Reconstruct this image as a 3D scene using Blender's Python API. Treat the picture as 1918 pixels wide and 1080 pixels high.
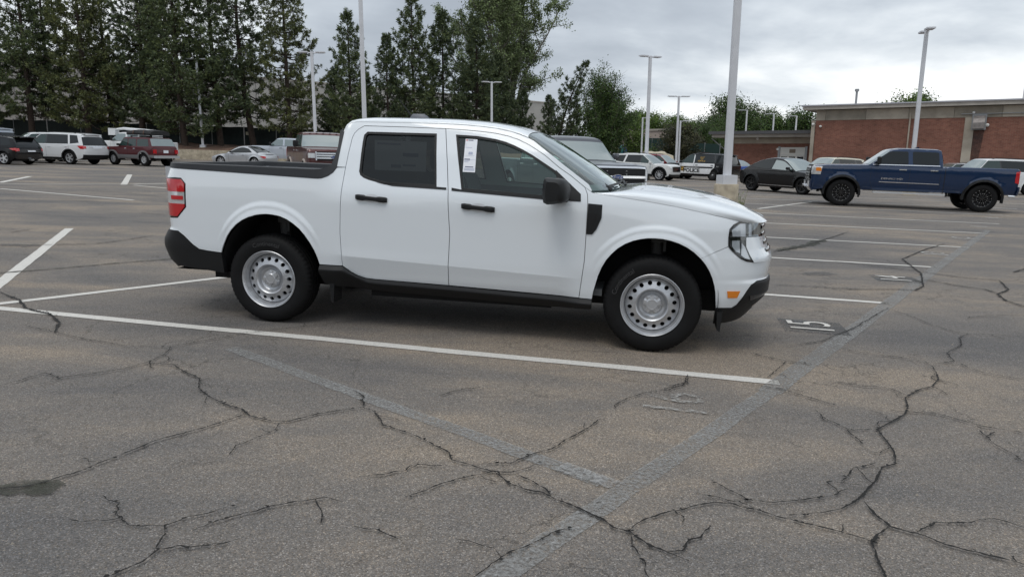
import bpy, bmesh, math, random
import numpy as np
from mathutils import Matrix, Vector
for o in list(bpy.data.objects): bpy.data.objects.remove(o)
S = bpy.context.scene
COL = S.collection
PI = math.pi
# ------------------------------------------------------------------ camera
F, PITCH, ROLL, CAMH = 1320.3, math.radians(10.88), math.radians(1.81), 1.434   # focal length in px of a 1918 px wide frame
LEAN = math.radians(-1.5)          # the lot slopes sideways: poles, trees and houses stand plumb, not square to it
cp, sp, cr, sr = math.cos(PITCH), math.sin(PITCH), math.cos(ROLL), math.sin(ROLL)
RT, UP, FW = np.array([1., 0, 0]), np.array([0, sp, cp]), np.array([0, cp, -sp])
R2, U2 = cr*RT + sr*UP, cr*UP - sr*RT
cam_d = bpy.data.cameras.new('camera'); cam = bpy.data.objects.new('camera', cam_d); COL.objects.link(cam)
cam_d.sensor_width = 36; cam_d.lens = F/1918*36; cam_d.clip_end = 3000; cam_d.clip_start = .05
m = Matrix.Identity(4)
for i in range(3): m[i][0], m[i][1], m[i][2] = R2[i], U2[i], -FW[i]
m[2][3] = CAMH; cam.matrix_world = m
S.camera = cam
S.render.resolution_x, S.render.resolution_y = 1024, 576
# ------------------------------------------------------------------ sky and sun (overcast)
SUN_EL, SUN_AZ = math.radians(62), math.radians(205)
w = bpy.data.worlds.new('World'); S.world = w; w.use_nodes = True
nt = w.node_tree; nt.nodes.clear(); N = nt.nodes.new; LK = nt.links.new
def nd(tree, typ, **kw):
    n = tree.nodes.new(typ)
    for k, v in kw.items():
        if k.startswith('_'): n.inputs[k[1:].replace('_', ' ')].default_value = v
        else: setattr(n, k, v)
    return n
def mth(tree, op, a, b=None, clamp=False):
    n = tree.nodes.new('ShaderNodeMath'); n.operation = op; n.use_clamp = clamp
    for i, v in enumerate((a, b)):
        if v is None: continue
        if isinstance(v, (int, float)): n.inputs[i].default_value = v
        else: tree.links.new(v, n.inputs[i])
    return n.outputs[0]
def ramp(tree, fac, stops, interp='LINEAR'):
    r = tree.nodes.new('ShaderNodeValToRGB'); r.color_ramp.interpolation = interp
    e = r.color_ramp.elements
    while len(e) < len(stops): e.new(.5)
    for k, (p, c) in enumerate(stops):
        e[k].position = p; c = (c, c, c) if isinstance(c, (int, float)) else c; e[k].color = (*c[:3], 1)
    tree.links.new(fac, r.inputs[0]); return r.outputs[0]
def mixc(tree, fac, a, b, mode='MIX'):
    n = tree.nodes.new('ShaderNodeMix'); n.data_type = 'RGBA'; n.blend_type = mode
    for s, v in ((n.inputs[0], fac), (n.inputs[6], a), (n.inputs[7], b)):
        if isinstance(v, (int, float)): s.default_value = v
        elif isinstance(v, tuple): s.default_value = (*v[:3], 1)
        else: tree.links.new(v, s)
    return n.outputs[2]
sky = nd(nt, 'ShaderNodeTexSky', sky_type='NISHITA', sun_disc=False, sun_elevation=SUN_EL, sun_rotation=SUN_AZ, air_density=1.2, dust_density=2.0)
tc = nd(nt, 'ShaderNodeTexCoord'); sx = nd(nt, 'ShaderNodeSeparateXYZ'); LK(tc.outputs['Generated'], sx.inputs[0])
zc = mth(nt, 'ADD', mth(nt, 'MAXIMUM', sx.outputs[2], 0.0), 0.27)
cx = nd(nt, 'ShaderNodeCombineXYZ'); LK(mth(nt, 'DIVIDE', sx.outputs[0], zc), cx.inputs[0]); LK(mth(nt, 'DIVIDE', sx.outputs[1], zc), cx.inputs[1])
mp = nd(nt, 'ShaderNodeMapping'); LK(cx.outputs[0], mp.inputs[0]); mp.inputs['Scale'].default_value = (.52, .56, 1); mp.inputs['Location'].default_value = (8.2, 4.4, 0)
n1 = nd(nt, 'ShaderNodeTexNoise', _Scale=.9, _Detail=6, _Roughness=.46, _Distortion=.5); LK(mp.outputs[0], n1.inputs[0])
mp2 = nd(nt, 'ShaderNodeMapping'); LK(cx.outputs[0], mp2.inputs[0]); mp2.inputs['Scale'].default_value = (1.05, 1.2, 1); mp2.inputs['Location'].default_value = (7.3, 9.1, 0)
n2 = nd(nt, 'ShaderNodeTexNoise', _Scale=1.3, _Detail=6, _Roughness=.55, _Distortion=.2); LK(mp2.outputs[0], n2.inputs[0])
cl = mth(nt, 'ADD', mth(nt, 'MULTIPLY', n1.outputs[0], .66), mth(nt, 'MULTIPLY', n2.outputs[0], .34))
cloud = ramp(nt, cl, [(.38, (.29, .325, .375)), (.47, (.43, .475, .53)), (.525, (.62, .665, .705)), (.575, (.86, .88, .89)), (.65, (1.0, 1.0, .985))], 'B_SPLINE')
# an overcast dome is brightest overhead
gain = mth(nt, 'ADD', mth(nt, 'MULTIPLY', mth(nt, 'MAXIMUM', sx.outputs[2], 0.0), .40), .98)
cb = nd(nt, 'ShaderNodeVectorMath', operation='SCALE'); LK(cloud, cb.inputs[0]); LK(gain, cb.inputs['Scale'])
bg1 = nd(nt, 'ShaderNodeBackground', _Strength=.05); LK(sky.outputs[0], bg1.inputs[0])
bg2 = nd(nt, 'ShaderNodeBackground', _Strength=1.0); LK(cb.outputs[0], bg2.inputs[0])
mx = nd(nt, 'ShaderNodeMixShader', _Fac=.93); LK(bg1.outputs[0], mx.inputs[1]); LK(bg2.outputs[0], mx.inputs[2])
wo = nd(nt, 'ShaderNodeOutputWorld'); LK(mx.outputs[0], wo.inputs[0])
sd = bpy.data.lights.new('sun', 'SUN'); sd.energy = .7; sd.angle = math.radians(24); sd.color = (1, .96, .9)
so = bpy.data.objects.new('sun', sd); COL.objects.link(so)
sdir = Vector((math.sin(SUN_AZ)*math.cos(SUN_EL), math.cos(SUN_AZ)*math.cos(SUN_EL), math.sin(SUN_EL)))
so.rotation_euler = sdir.to_track_quat('Z', 'Y').to_euler(); so.location = (0, -5, 30)
vs = S.view_settings; vs.view_transform = 'Standard'; vs.look = 'None'; vs.exposure = 0.4; vs.gamma = 1; vs.use_curve_mapping = False
# ------------------------------------------------------------------ helpers
def ray(u, v):
    u -= 959; v -= 540
    return u/F*R2 - v/F*U2 + FW
def at(u, v, z=0.0):               # the point of the ground (or of the level z) under a pixel
    d = ray(u, v); t = (z-CAMH)/d[2]; return np.array([0, 0, CAMH]) + t*d
def atY(u, v, Y):                  # the point at depth Y under a pixel
    d = ray(u, v); return np.array([0, 0, CAMH]) + Y/d[1]*d
def pix(p):
    d = np.asarray(p, float) - np.array([0, 0, CAMH]); z = d@FW
    return 959 + F*(d@R2)/z, 540 - F*(d@U2)/z
MATS = {}
def pbr(name, col, rough=.5, metal=0., coat=0., spec=.5, noise=None, bump=None, emit=None):
    """Principled material; noise=(scale, amount) mottles the colour, bump=(scale, strength)"""
    if name in MATS: return MATS[name]
    m = bpy.data.materials.new(name); m.use_nodes = True; t = m.node_tree; b = t.nodes['Principled BSDF']
    b.inputs['Base Color'].default_value = (*col, 1); b.inputs['Roughness'].default_value = rough
    b.inputs['Metallic'].default_value = metal; b.inputs['Coat Weight'].default_value = coat; b.inputs['Coat Roughness'].default_value = .04
    b.inputs['Specular IOR Level'].default_value = spec
    if noise or bump: tcn = nd(t, 'ShaderNodeTexCoord')
    if noise:
        n = nd(t, 'ShaderNodeTexNoise', _Scale=noise[0], _Detail=5, _Roughness=.6); t.links.new(tcn.outputs['Object'], n.inputs[0])
        a = noise[1]; lo = tuple(c*(1-a) for c in col); hi = tuple(min(1, c*(1+a)) for c in col)
        t.links.new(ramp(t, n.outputs[0], [(.3, lo), (.7, hi)]), b.inputs['Base Color'])
        t.links.new(mth(t, 'ADD', mth(t, 'MULTIPLY', n.outputs[0], .16), max(0, rough-.08)), b.inputs['Roughness'])
    if bump:
        n = nd(t, 'ShaderNodeTexNoise', _Scale=bump[0], _Detail=3); t.links.new(tcn.outputs['Object'], n.inputs[0])
        bp = nd(t, 'ShaderNodeBump', _Strength=bump[1], _Distance=.01); t.links.new(n.outputs[0], bp.inputs['Height']); t.links.new(bp.outputs[0], b.inputs['Normal'])
    if emit: b.inputs['Emission Color'].default_value = (*emit[0], 1); b.inputs['Emission Strength'].default_value = emit[1]
    MATS[name] = m; return m
def glass(name, tint, refl=.06, rough=0.0):
    if name in MATS: return MATS[name]
    m = bpy.data.materials.new(name); m.use_nodes = True; t = m.node_tree; t.nodes.clear()
    lw = nd(t, 'ShaderNodeLayerWeight', _Blend=.5)
    f = mth(t, 'ADD', mth(t, 'MULTIPLY', mth(t, 'POWER', lw.outputs['Facing'], 3.2), .95), refl, True)
    tr = nd(t, 'ShaderNodeBsdfTransparent', _Color=(*tint, 1)); gl = nd(t, 'ShaderNodeBsdfGlossy', _Roughness=rough, _Color=(.95, 1, .99, 1))
    mxs = nd(t, 'ShaderNodeMixShader'); t.links.new(f, mxs.inputs[0]); t.links.new(tr.outputs[0], mxs.inputs[1]); t.links.new(gl.outputs[0], mxs.inputs[2])
    o = nd(t, 'ShaderNodeOutputMaterial'); t.links.new(mxs.outputs[0], o.inputs[0]); MATS[name] = m; return m
def paint(name, col, metal=0.0, rough=.32, coat=.55):
    return pbr(name, col, rough, metal, coat, spec=.3)
class MB:
    """collects faces; build() links them as one mesh object"""
    def __init__(s): s.v = []; s.f = []; s.n = {}; s.mi = []
    def add(s, vs, fs, normals=None, mi=0):
        o = len(s.v); s.v += [tuple(map(float, p)) for p in vs]
        for f in fs: s.f.append(tuple(i+o for i in f)); s.mi.append(mi)
        if normals is not None:
            for i, nn in enumerate(normals): s.n[o+i] = nn
        return s
    def grid(s, P, closed=False, cap=False, flip=False, mi=0):
        P = np.asarray(P, float); a, b = P.shape[:2]; f = []
        for i in range(a-1):
            for j in range(b if closed else b-1):
                k = (j+1) % b; q = (i*b+j, i*b+k, (i+1)*b+k, (i+1)*b+j); f.append(q[::-1] if flip else q)
        if cap and closed: f.append(tuple(range(b))[::-1]); f.append(tuple((a-1)*b+j for j in range(b)))
        return s.add(P.reshape(-1, 3), f, mi=mi)
    def box(s, c, d, M=None, mi=0):
        x, y, z = [k/2 for k in d]
        p = np.array([(sx*x, sy*y, sz*z) for sx in (-1, 1) for sy in (-1, 1) for sz in (-1, 1)])
        if M is not None: p = p@np.asarray(M).T
        return s.add(p+np.asarray(c), [(0, 1, 3, 2), (4, 6, 7, 5), (0, 4, 5, 1), (2, 3, 7, 6), (0, 2, 6, 4), (1, 5, 7, 3)], mi=mi)
    def tube(s, pts, rad, n=8, mi=0, cap=True):
        pts = [np.asarray(p, float) for p in pts]; rows = []
        rad = [rad]*len(pts) if isinstance(rad, (int, float)) else rad
        for i, p in enumerate(pts):
            d = pts[min(i+1, len(pts)-1)]-pts[max(i-1, 0)]; d = d/(np.linalg.norm(d)+1e-9)
            a = np.cross(d, (0, 0, 1) if abs(d[2]) < .9 else (1, 0, 0)); a /= np.linalg.norm(a); b = np.cross(d, a)
            rows.append([p+rad[i]*(math.cos(t)*a+math.sin(t)*b) for t in np.linspace(0, 2*PI, n, endpoint=False)])
        return s.grid(rows, True, cap, mi=mi)
    def prism(s, poly, axis, lo, hi, mi=0):      # extrude a closed 2-D outline along an axis
        n = len(poly); mk = {'x': lambda a, b, h: (h, a, b), 'y': lambda a, b, h: (a, h, b), 'z': lambda a, b, h: (a, b, h)}[axis]
        v = [mk(a, b, lo) for a, b in poly]+[mk(a, b, hi) for a, b in poly]
        return s.add(v, [tuple(range(n)), tuple(range(2*n-1, n-1, -1))]+[(i, i+n, (i+1) % n+n, (i+1) % n) for i in range(n)], mi=mi)
    def build(s, name, mat, parent=None, smooth=True, angle=35, fixn=True):
        me = bpy.data.meshes.new(name); me.from_pydata(s.v, [], s.f)
        mats = mat if isinstance(mat, (list, tuple)) else [mat]
        for q in mats: me.materials.append(q)
        if len(mats) > 1: me.polygons.foreach_set('material_index', s.mi)
        if not s.n:
            bm = bmesh.new(); bm.from_mesh(me); bmesh.ops.remove_doubles(bm, verts=bm.verts, dist=2e-5)
            if fixn: bmesh.ops.recalc_face_normals(bm, faces=bm.faces)
            bm.to_mesh(me); bm.free()
            if smooth:
                me.polygons.foreach_set('use_smooth', [True]*len(me.polygons)); me.set_sharp_from_angle(angle=math.radians(angle))
        else:
            me.polygons.foreach_set('use_smooth', [True]*len(me.polygons))
            me.update(); ln = []
            for p in me.polygons:
                fn = p.normal
                for vi in p.vertices: ln.append(s.n.get(vi) or tuple(fn))
            me.normals_split_custom_set(ln)
        me.update()
        o = bpy.data.objects.new(name, me); COL.objects.link(o)
        if parent is not None: o.parent = parent
        return o
def tag(o, label=None, cat=None, group=None, kind=None):
    for k, v in (('label', label), ('category', cat), ('group', group), ('kind', kind)):
        if v: o[k] = v
    return o
def empty(name, loc=(0, 0, 0), rz=0, label=None, cat=None, group=None, lean=False):
    o = bpy.data.objects.new(name, None); COL.objects.link(o); o.empty_display_size = .3
    if lean: o.rotation_euler = (Matrix.Rotation(LEAN, 3, 'Y') @ Matrix.Rotation(rz, 3, 'Z')).to_euler()
    else: o.rotation_euler = (0, 0, rz)
    o.location = tuple(map(float, loc)); tag(o, label, cat, group); return o
def copy_tree(o, parent=None):
    c = o.copy(); COL.objects.link(c)
    if parent is not None: c.parent = parent
    for ch in o.children: copy_tree(ch, c)
    return c
def curve_pts(pts, k=6, closed=False):            # Catmull-Rom through the points
    P = [np.asarray(p, float) for p in pts]; n = len(P); out = []
    for i in range(n if closed else n-1):
        p0, p1, p2, p3 = (P[(i+j-1) % n] if closed else P[min(max(i+j-1, 0), n-1)] for j in range(4))
        for t in np.linspace(0, 1, k, endpoint=False):
            out.append(.5*((2*p1)+(-p0+p2)*t+(2*p0-5*p1+4*p2-p3)*t*t+(-p0+3*p1-3*p2+p3)*t**3))
    if not closed: out.append(P[-1])
    return [tuple(p) for p in out]
def rounded(poly, r, k=3):                        # round the corners of a closed outline
    P = [np.asarray(p, float) for p in poly]; n = len(P); out = []
    rr = r if isinstance(r, (list, tuple)) else [r]*n
    for i in range(n):
        a, b, c = P[i-1], P[i], P[(i+1) % n]; q = min(rr[i], .45*np.linalg.norm(a-b), .45*np.linalg.norm(c-b))
        if q < 1e-4: out.append(tuple(b)); continue
        s0 = b+(a-b)/np.linalg.norm(a-b)*q; s1 = b+(c-b)/np.linalg.norm(c-b)*q
        for t in np.linspace(0, 1, k+1): out.append(tuple((1-t)**2*s0+2*t*(1-t)*b+t*t*s1))
    return out
def fill2d(loops, xs, zs):
    """triangulated flat fill of outlines (holes allowed) cut along grid lines; returns verts (x,z) and faces"""
    bm = bmesh.new(); E_ = []
    for lp in loops:
        vv = [bm.verts.new((p[0], 0, p[1])) for p in lp]
        for i in range(len(vv)): E_.append(bm.edges.new((vv[i], vv[(i+1) % len(vv)])))
    bmesh.ops.triangle_fill(bm, use_beauty=True, use_dissolve=False, edges=E_, normal=(0, -1, 0))
    bx = [v.co.x for v in bm.verts]; bz = [v.co.z for v in bm.verts]
    for vals, no, lo, hi in ((xs, (1, 0, 0), min(bx), max(bx)), (zs, (0, 0, 1), min(bz), max(bz))):
        for q in vals:
            if lo+1e-4 < q < hi-1e-4:
                bmesh.ops.bisect_plane(bm, geom=bm.verts[:]+bm.edges[:]+bm.faces[:], dist=1e-6, plane_co=(q if no[0] else 0, 0, q if no[2] else 0), plane_no=no)
    bm.normal_update(); bm.verts.ensure_lookup_table(); bm.verts.index_update()
    V = np.array([(v.co.x, v.co.z) for v in bm.verts]); Fc = []
    for f in bm.faces:
        ids = [v.index for v in f.verts]
        if f.normal.y > 0: ids.reverse()
        Fc.append(tuple(ids))
    bnd = []
    for e in bm.edges:
        if len(e.link_faces) == 1:
            l = e.link_faces[0]; ids = [v.index for v in l.verts]; a, b = e.verts[0].index, e.verts[1].index
            if (ids.index(a)+1) % len(ids) != ids.index(b): a, b = b, a
            if l.normal.y > 0: a, b = b, a
            bnd.append((a, b))
    bm.free(); return V, Fc, bnd
def skin_panel(mb, loops, Y, xs, zs, off=0.0, flange=.012, side=-1, mi=0):
    """a panel of the shell y = -Y(x,z) (side -1) or its mirror, with a turned-in edge and smooth normals"""
    V, Fc, bnd = fill2d(loops, xs, zs); x, z = V[:, 0], V[:, 1]; e = .004
    y = Y(x, z)+off
    gx = (Y(x+e, z)-Y(x-e, z))/(2*e); gz = (Y(x, z+e)-Y(x, z-e))/(2*e)
    nn = np.c_[-gx, -np.ones_like(x), -gz]; nn /= np.linalg.norm(nn, axis=1)[:, None]
    P = np.c_[x, -y, z]; P2 = P+np.array([0, flange, 0])
    if side > 0: P = P*[1, -1, 1]; P2 = P2*[1, -1, 1]; nn = nn*[1, -1, 1]; Fc = [f[::-1] for f in Fc]
    mb.add(P, Fc, [tuple(q) for q in nn], mi)
    if flange:
        n = len(V); vv = np.r_[P, P2]; fl = [(b, a, a+n, b+n) if side < 0 else (a, b, b+n, a+n) for a, b in bnd]
        used = sorted({i for f in fl for i in f}); rm = {u: i for i, u in enumerate(used)}
        mb.add(vv[used], [tuple(rm[i] for i in f) for f in fl], None, mi)
    return mb
def revolve(mb, prof, n=64, axis='y', mi=0, ang=(0, 2*PI)):      # prof: (r, d) with d along the axis
    full = abs(ang[1]-ang[0]-2*PI) < 1e-6; T = np.linspace(ang[0], ang[1], n, endpoint=not full)
    P = [[(r*math.cos(t), d, r*math.sin(t)) for t in T] for r, d in prof]
    return mb.grid(P, full, mi=mi)
def text_shape(txt, size=1.0, ext=0.0, bold=0.0):
    """letter shapes as (verts, faces) in the XY plane, centred, capital height about 0.7*size"""
    c = bpy.data.curves.new('t', 'FONT'); c.body = txt; c.size = size; c.align_x = 'CENTER'; c.align_y = 'CENTER'; c.extrude = ext; c.offset = bold; c.resolution_u = 3
    o = bpy.data.objects.new('t', c); COL.objects.link(o); bpy.context.view_layer.update()
    me = bpy.data.meshes.new_from_object(o.evaluated_get(bpy.context.evaluated_depsgraph_get()))
    V = np.array([v.co[:] for v in me.vertices]) if len(me.vertices) else np.zeros((0, 3)); Fc = [tuple(p.vertices) for p in me.polygons]
    bpy.data.objects.remove(o); bpy.data.curves.remove(c); bpy.data.meshes.remove(me); return V, Fc
# materials shared by several things
WHITE = paint('white_paint', (.755, .795, .83), 0, .26, 1.0)
PLAST = pbr('black_plastic', (.013, .0135, .0145), .5, spec=.28, bump=(900, .08))
RAILP = pbr('grey_black_plastic', (.028, .030, .034), .5, spec=.35, bump=(900, .08))
DARK = pbr('dark_void', (.008, .008, .009), .85)
RUB = pbr('tyre_rubber', (.0065, .0065, .007), .7, spec=.24, noise=(9, .3))
STEEL = pbr('silver_steel_wheel', (.54, .55, .57), .38, .75, noise=(14, .1))
CHROME = pbr('chrome', (.80, .81, .83), .22, .85)
ALLOY = pbr('alloy', (.60, .61, .63), .35, .45)
BLKGL = pbr('black_gloss', (.012, .012, .013), .12, coat=.6)
PAPER = pbr('paper', (.80, .82, .86), .6)
INK = pbr('ink', (.10, .12, .2), .6)
REDL = pbr('red_lens', (.50, .012, .018), .12, coat=1)
CLEARL = pbr('clear_lens', (.62, .63, .64), .1, .35, coat=1)
AMBER = pbr('amber_lens', (.75, .22, .01), .15, coat=1)
GLC = glass('clear_glass', (.74, .90, .85), .055)
GLW = glass('windshield_glass', (.62, .80, .76), .10)
GLT = glass('tinted_glass', (.17, .185, .19), .04)
CARGLM = pbr('car_glass_mid', (.022, .042, .040), .03, spec=.6); CARGL = pbr('car_glass', (.008, .011, .012), .03, spec=.5)
CARGLC = pbr('car_glass_light', (.10, .145, .138), .03, spec=.9, coat=.5); CARGLC.node_tree.nodes['Principled BSDF'].inputs['IOR'].default_value = 2.1
# ------------------------------------------------------------------ ground
def asphalt_mat():
    m = bpy.data.materials.new('asphalt'); m.use_nodes = True; t = m.node_tree; b = t.nodes['Principled BSDF']
    tcn = nd(t, 'ShaderNodeTexCoord'); C = tcn.outputs['Object']
    def noise(sc, det=4, ro=.55, dis=0., vec=None):
        n = nd(t, 'ShaderNodeTexNoise', _Scale=sc, _Detail=det, _Roughness=ro, _Distortion=dis); t.links.new(vec or C, n.inputs[0]); return n.outputs[0]
    mpp = nd(t, 'ShaderNodeMapping'); t.links.new(C, mpp.inputs[0]); mpp.inputs['Rotation'].default_value = (0, 0, math.radians(12)); mpp.inputs['Scale'].default_value = (.55, 1.25, 1); mpp.inputs['Location'].default_value = (4.2, 1.3, 0)
    big = noise(.42, 5, .58, .6, mpp.outputs[0]); mid = noise(1.7, 5, .6, .3, mpp.outputs[0])
    f = mth(t, 'ADD', mth(t, 'MULTIPLY', big, .7), mth(t, 'MULTIPLY', mid, .3))
    base = ramp(t, f, [(.36, (.118, .113, .111)), (.45, (.150, .139, .130)), (.52, (.182, .163, .145)), (.60, (.245, .207, .168))])
    # stone chips
    vor = nd(t, 'ShaderNodeTexVoronoi', _Scale=205.0, _Randomness=1.0); t.links.new(C, vor.inputs[0])
    sep = nd(t, 'ShaderNodeSeparateColor'); t.links.new(vor.outputs['Color'], sep.inputs[0])
    chip = ramp(t, sep.outputs[0], [(.0, .55), (.3, .87), (.75, 1.1), (.92, 1.45), (1.0, 2.1)])
    fine = ramp(t, noise(260, 3, .7), [(.3, .72), (.7, 1.28)])
    pits = ramp(t, noise(46, 3, .6), [(.30, .55), (.40, 1.0)])
    col = mixc(t, 1.0, base, chip, 'MULTIPLY'); col = mixc(t, .8, col, fine, 'MULTIPLY'); col = mixc(t, .7, col, pits, 'MULTIPLY')
    tint = ramp(t, sep.outputs[1], [(0, (.95, .98, 1.02)), (.6, (1, 1, 1)), (1, (1.18, 1.02, .84))]); col = mixc(t, .6, col, tint, 'MULTIPLY')
    # hairline crazing too fine to be traced
    v2 = nd(t, 'ShaderNodeTexVoronoi', feature='DISTANCE_TO_EDGE', _Scale=1.15, _Randomness=1.0)
    wv = nd(t, 'ShaderNodeVectorMath', operation='ADD'); nz = nd(t, 'ShaderNodeTexNoise', _Scale=3.5, _Detail=6, _Roughness=.65); t.links.new(C, nz.inputs[0])
    sc_ = nd(t, 'ShaderNodeVectorMath', operation='SCALE'); sc_.inputs['Scale'].default_value = .45; t.links.new(nz.outputs['Color'], sc_.inputs[0])
    t.links.new(C, wv.inputs[0]); t.links.new(sc_.outputs[0], wv.inputs[1]); t.links.new(wv.outputs[0], v2.inputs[0])
    hair = ramp(t, v2.outputs['Distance'], [(0, 0.0), (.003, .1), (.0065, 1.0)])
    mask = ramp(t, noise(.6, 3), [(.44, 0.0), (.56, .75)])
    col = mixc(t, mask, col, mixc(t, hair, (.05, .045, .04), col))
    t.links.new(col, b.inputs['Base Color']); b.inputs['Roughness'].default_value = .88; b.inputs['Specular IOR Level'].default_value = .3
    bp = nd(t, 'ShaderNodeBump', _Strength=.55, _Distance=.006); t.links.new(mth(t, 'ADD', vor.outputs['Distance'], mth(t, 'MULTIPLY', noise(120, 4), .8)), bp.inputs['Height']); t.links.new(bp.outputs[0], b.inputs['Normal'])
    return m
def worn(name, col, cover, scale=14., rough=.7, soft=.12, pat=.3):
    """paint or stain with worn gaps; cover 0..1 is how much is left"""
    m = bpy.data.materials.new(name); m.use_nodes = True; t = m.node_tree; b = t.nodes['Principled BSDF']; out = t.nodes['Material Output']
    tcn = nd(t, 'ShaderNodeTexCoord'); n = nd(t, 'ShaderNodeTexNoise', _Scale=scale, _Detail=8, _Roughness=.72); t.links.new(tcn.outputs['Object'], n.inputs[0])
    n2_ = nd(t, 'ShaderNodeTexNoise', _Scale=2.2, _Detail=4); t.links.new(tcn.outputs['Object'], n2_.inputs[0])
    s = mth(t, 'ADD', mth(t, 'MULTIPLY', n.outputs[0], 1-pat), mth(t, 'MULTIPLY', n2_.outputs[0], pat)); th = .5+.34*(.5-cover)
    f = ramp(t, s, [(th-soft/2, 0.), (th+soft/2, 1.)])
    b.inputs['Roughness'].default_value = rough
    n3 = nd(t, 'ShaderNodeTexNoise', _Scale=70, _Detail=5); t.links.new(tcn.outputs['Object'], n3.inputs[0])
    t.links.new(ramp(t, n3.outputs[0], [(.3, tuple(c*.75 for c in col)), (.65, col)]), b.inputs['Base Color'])
    tr = nd(t, 'ShaderNodeBsdfTransparent'); mxs = nd(t, 'ShaderNodeMixShader'); t.links.new(f, mxs.inputs[0]); t.links.new(tr.outputs[0], mxs.inputs[1]); t.links.new(b.outputs[0], mxs.inputs[2]); t.links.new(mxs.outputs[0], out.inputs[0])
    return m
ASPH = asphalt_mat()
gm = MB(); gx = np.r_[-900, -300, np.linspace(-120, 120, 25), 300, 900]; gy = np.r_[-300, -60, np.linspace(-20, 160, 19), 400, 1500]
gm.grid([[(x, y, 0) for x in gx] for y in gy]); ground = gm.build('asphalt_ground', ASPH); tag(ground, kind='structure')
PAINTW = worn('stripe_paint', (.63, .605, .56), .97, 26); PAINTO = worn('old_stripe_paint', (.36, .355, .345), .46, 60, soft=.2)
PAINTG = worn('blacked_out_paint', (.30, .297, .288), .47, 60, soft=.25, pat=.14); PAINTV = worn('worn_number_paint', (.58, .58, .56), .55, 18)
SEAL = worn('dark_sealer', (.105, .106, .109), .42, 45, soft=.2); CRK = pbr('crack_gap', (.010, .009, .008), .95); MOSS = worn('crack_moss', (.03, .032, .018), .55, 12, soft=.3)
rng = np.random.default_rng(5)
def ribbon(pts, wid, z, jit=0.0, step=.05, wj=0.0, taper=False):
    P = [np.asarray(p[:2], float) for p in pts]; Q = []
    for a, b in zip(P[:-1], P[1:]):
        n = max(1, int(np.linalg.norm(b-a)/step)); Q += [a+(b-a)*t for t in np.linspace(0, 1, n, endpoint=False)]
    Q.append(P[-1]); Q = np.array(Q); n = len(Q)
    if jit:
        j = np.zeros((n, 2)); amp = jit; L = max(4, n//6)
        while L >= 1:
            k = max(2, n//L+2); kn = rng.normal(0, amp, (k, 2)); xi = np.linspace(0, k-1, n)
            j += np.c_[np.interp(xi, range(k), kn[:, 0]), np.interp(xi, range(k), kn[:, 1])]; amp *= .62; L = L//2
        fade = np.minimum(1, np.minimum(np.arange(n), np.arange(n)[::-1])/4.)[:, None]; Q = Q+j*fade
    d = np.gradient(Q, axis=0); d /= np.linalg.norm(d, axis=1)[:, None]+1e-9; nn = np.c_[-d[:, 1], d[:, 0]]
    w_ = np.full(n, wid)*(1+wj*rng.uniform(-1, 1, n)) if wj else np.full(n, wid)
    if taper: w_ = w_*np.clip(np.minimum(np.arange(n)+1, n-np.arange(n))/(n*.10+1), .45, 1)
    e1, e2 = Q+nn*w_[:, None]/2, Q-nn*w_[:, None]/2
    return [[(*p, z) for p in e1], [(*p, z) for p in e2]]
def stripe(name, mat, p0, p1, wid, z=.004, jit=.003):
    mb = MB(); mb.grid(ribbon([at(*p0), at(*p1)], wid, z, jit, .12, .05)); return mb.build(name, mat, ground, fixn=False)
for a, b, wd in [((-260, 553), (1459, 716.5), .105), ((1300, 541.5), (1665, 568.2), .10), ((1300, 474), (1758, 501), .10), ((1300, 437.5), (1815, 463.5), .10), ((1300, 411.5), (1846, 437), .10),
                 ((1300, 393), (1872, 419.5), .10), ((1150, 369.5), (1891, 404), .10), ((1150, 362), (1905, 391.5), .10), ((1150, 354), (1918, 382), .10),
                 ((-60, 576), (640, 494), .10), ((0, 353.5), (250, 375), .11), ((-200, 345), (330, 345), .10), ((130, 428), (-140, 640), .125), ((0, 342), (56, 330.5), .18), ((232, 346), (243, 327), .2), ((240, 345), (330, 343), .1),
                 ((250, 347), (360, 357), .1), ((1420, 391), (1520, 378), .12), ((1440, 356), (1530, 359), .1)]:
    stripe('painted_stripe', PAINTW, a, b, wd)
stripe('faded_stripe', PAINTG, (430, 652), (1130, 904), .10); stripe('faded_stripe', PAINTO, (1050, 874), (1152, 910), .10, .008)
stripe('faded_stripe', PAINTG, (860, 1130), (1440, 735), .11); stripe('faded_stripe', PAINTG, (1440, 735), (1775, 487), .14); stripe('faded_stripe', PAINTG, (1775, 487), (1850, 432), .14)
# stall numbers, read from the lane on the right
def stall_number(txt, c, mat, hgt=.37, back=True):
    p = at(*c); up = np.array([-math.cos(math.radians(-12.4)), -math.sin(math.radians(-12.4))]); rt = np.array([up[1], -up[0]])
    V, Fc = text_shape(txt, hgt/.7)
    if back:
        mb = MB(); mb.grid([[(*(p[:2]+rt*a+up*b), .004) for a in np.linspace(-.25, .25, 6)] for b in np.linspace(-.27, .27, 6)]); mb.build('number_patch', SEAL, ground, fixn=False)
    mb = MB(); mb.add([(*(p[:2]+rt*v[0]*.82+up*v[1]), .009) for v in V], Fc); return mb.build('stall_number', mat, ground, smooth=False, fixn=False)
stall_number('15', (1522, 612), PAINTW); stall_number('14', (1677, 522.5), PAINTW); stall_number('13', (1752, 475.5), PAINTV, back=False); stall_number('12', (1805, 446.5), PAINTV, back=False)
stall_number('11', (1838, 425), PAINTV, back=False); stall_number('10', (1862, 408.5), PAINTV, back=False); stall_number('16', (1270, 757), worn('ghost_number', (.36, .35, .33), .40, 30), back=False)
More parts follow.
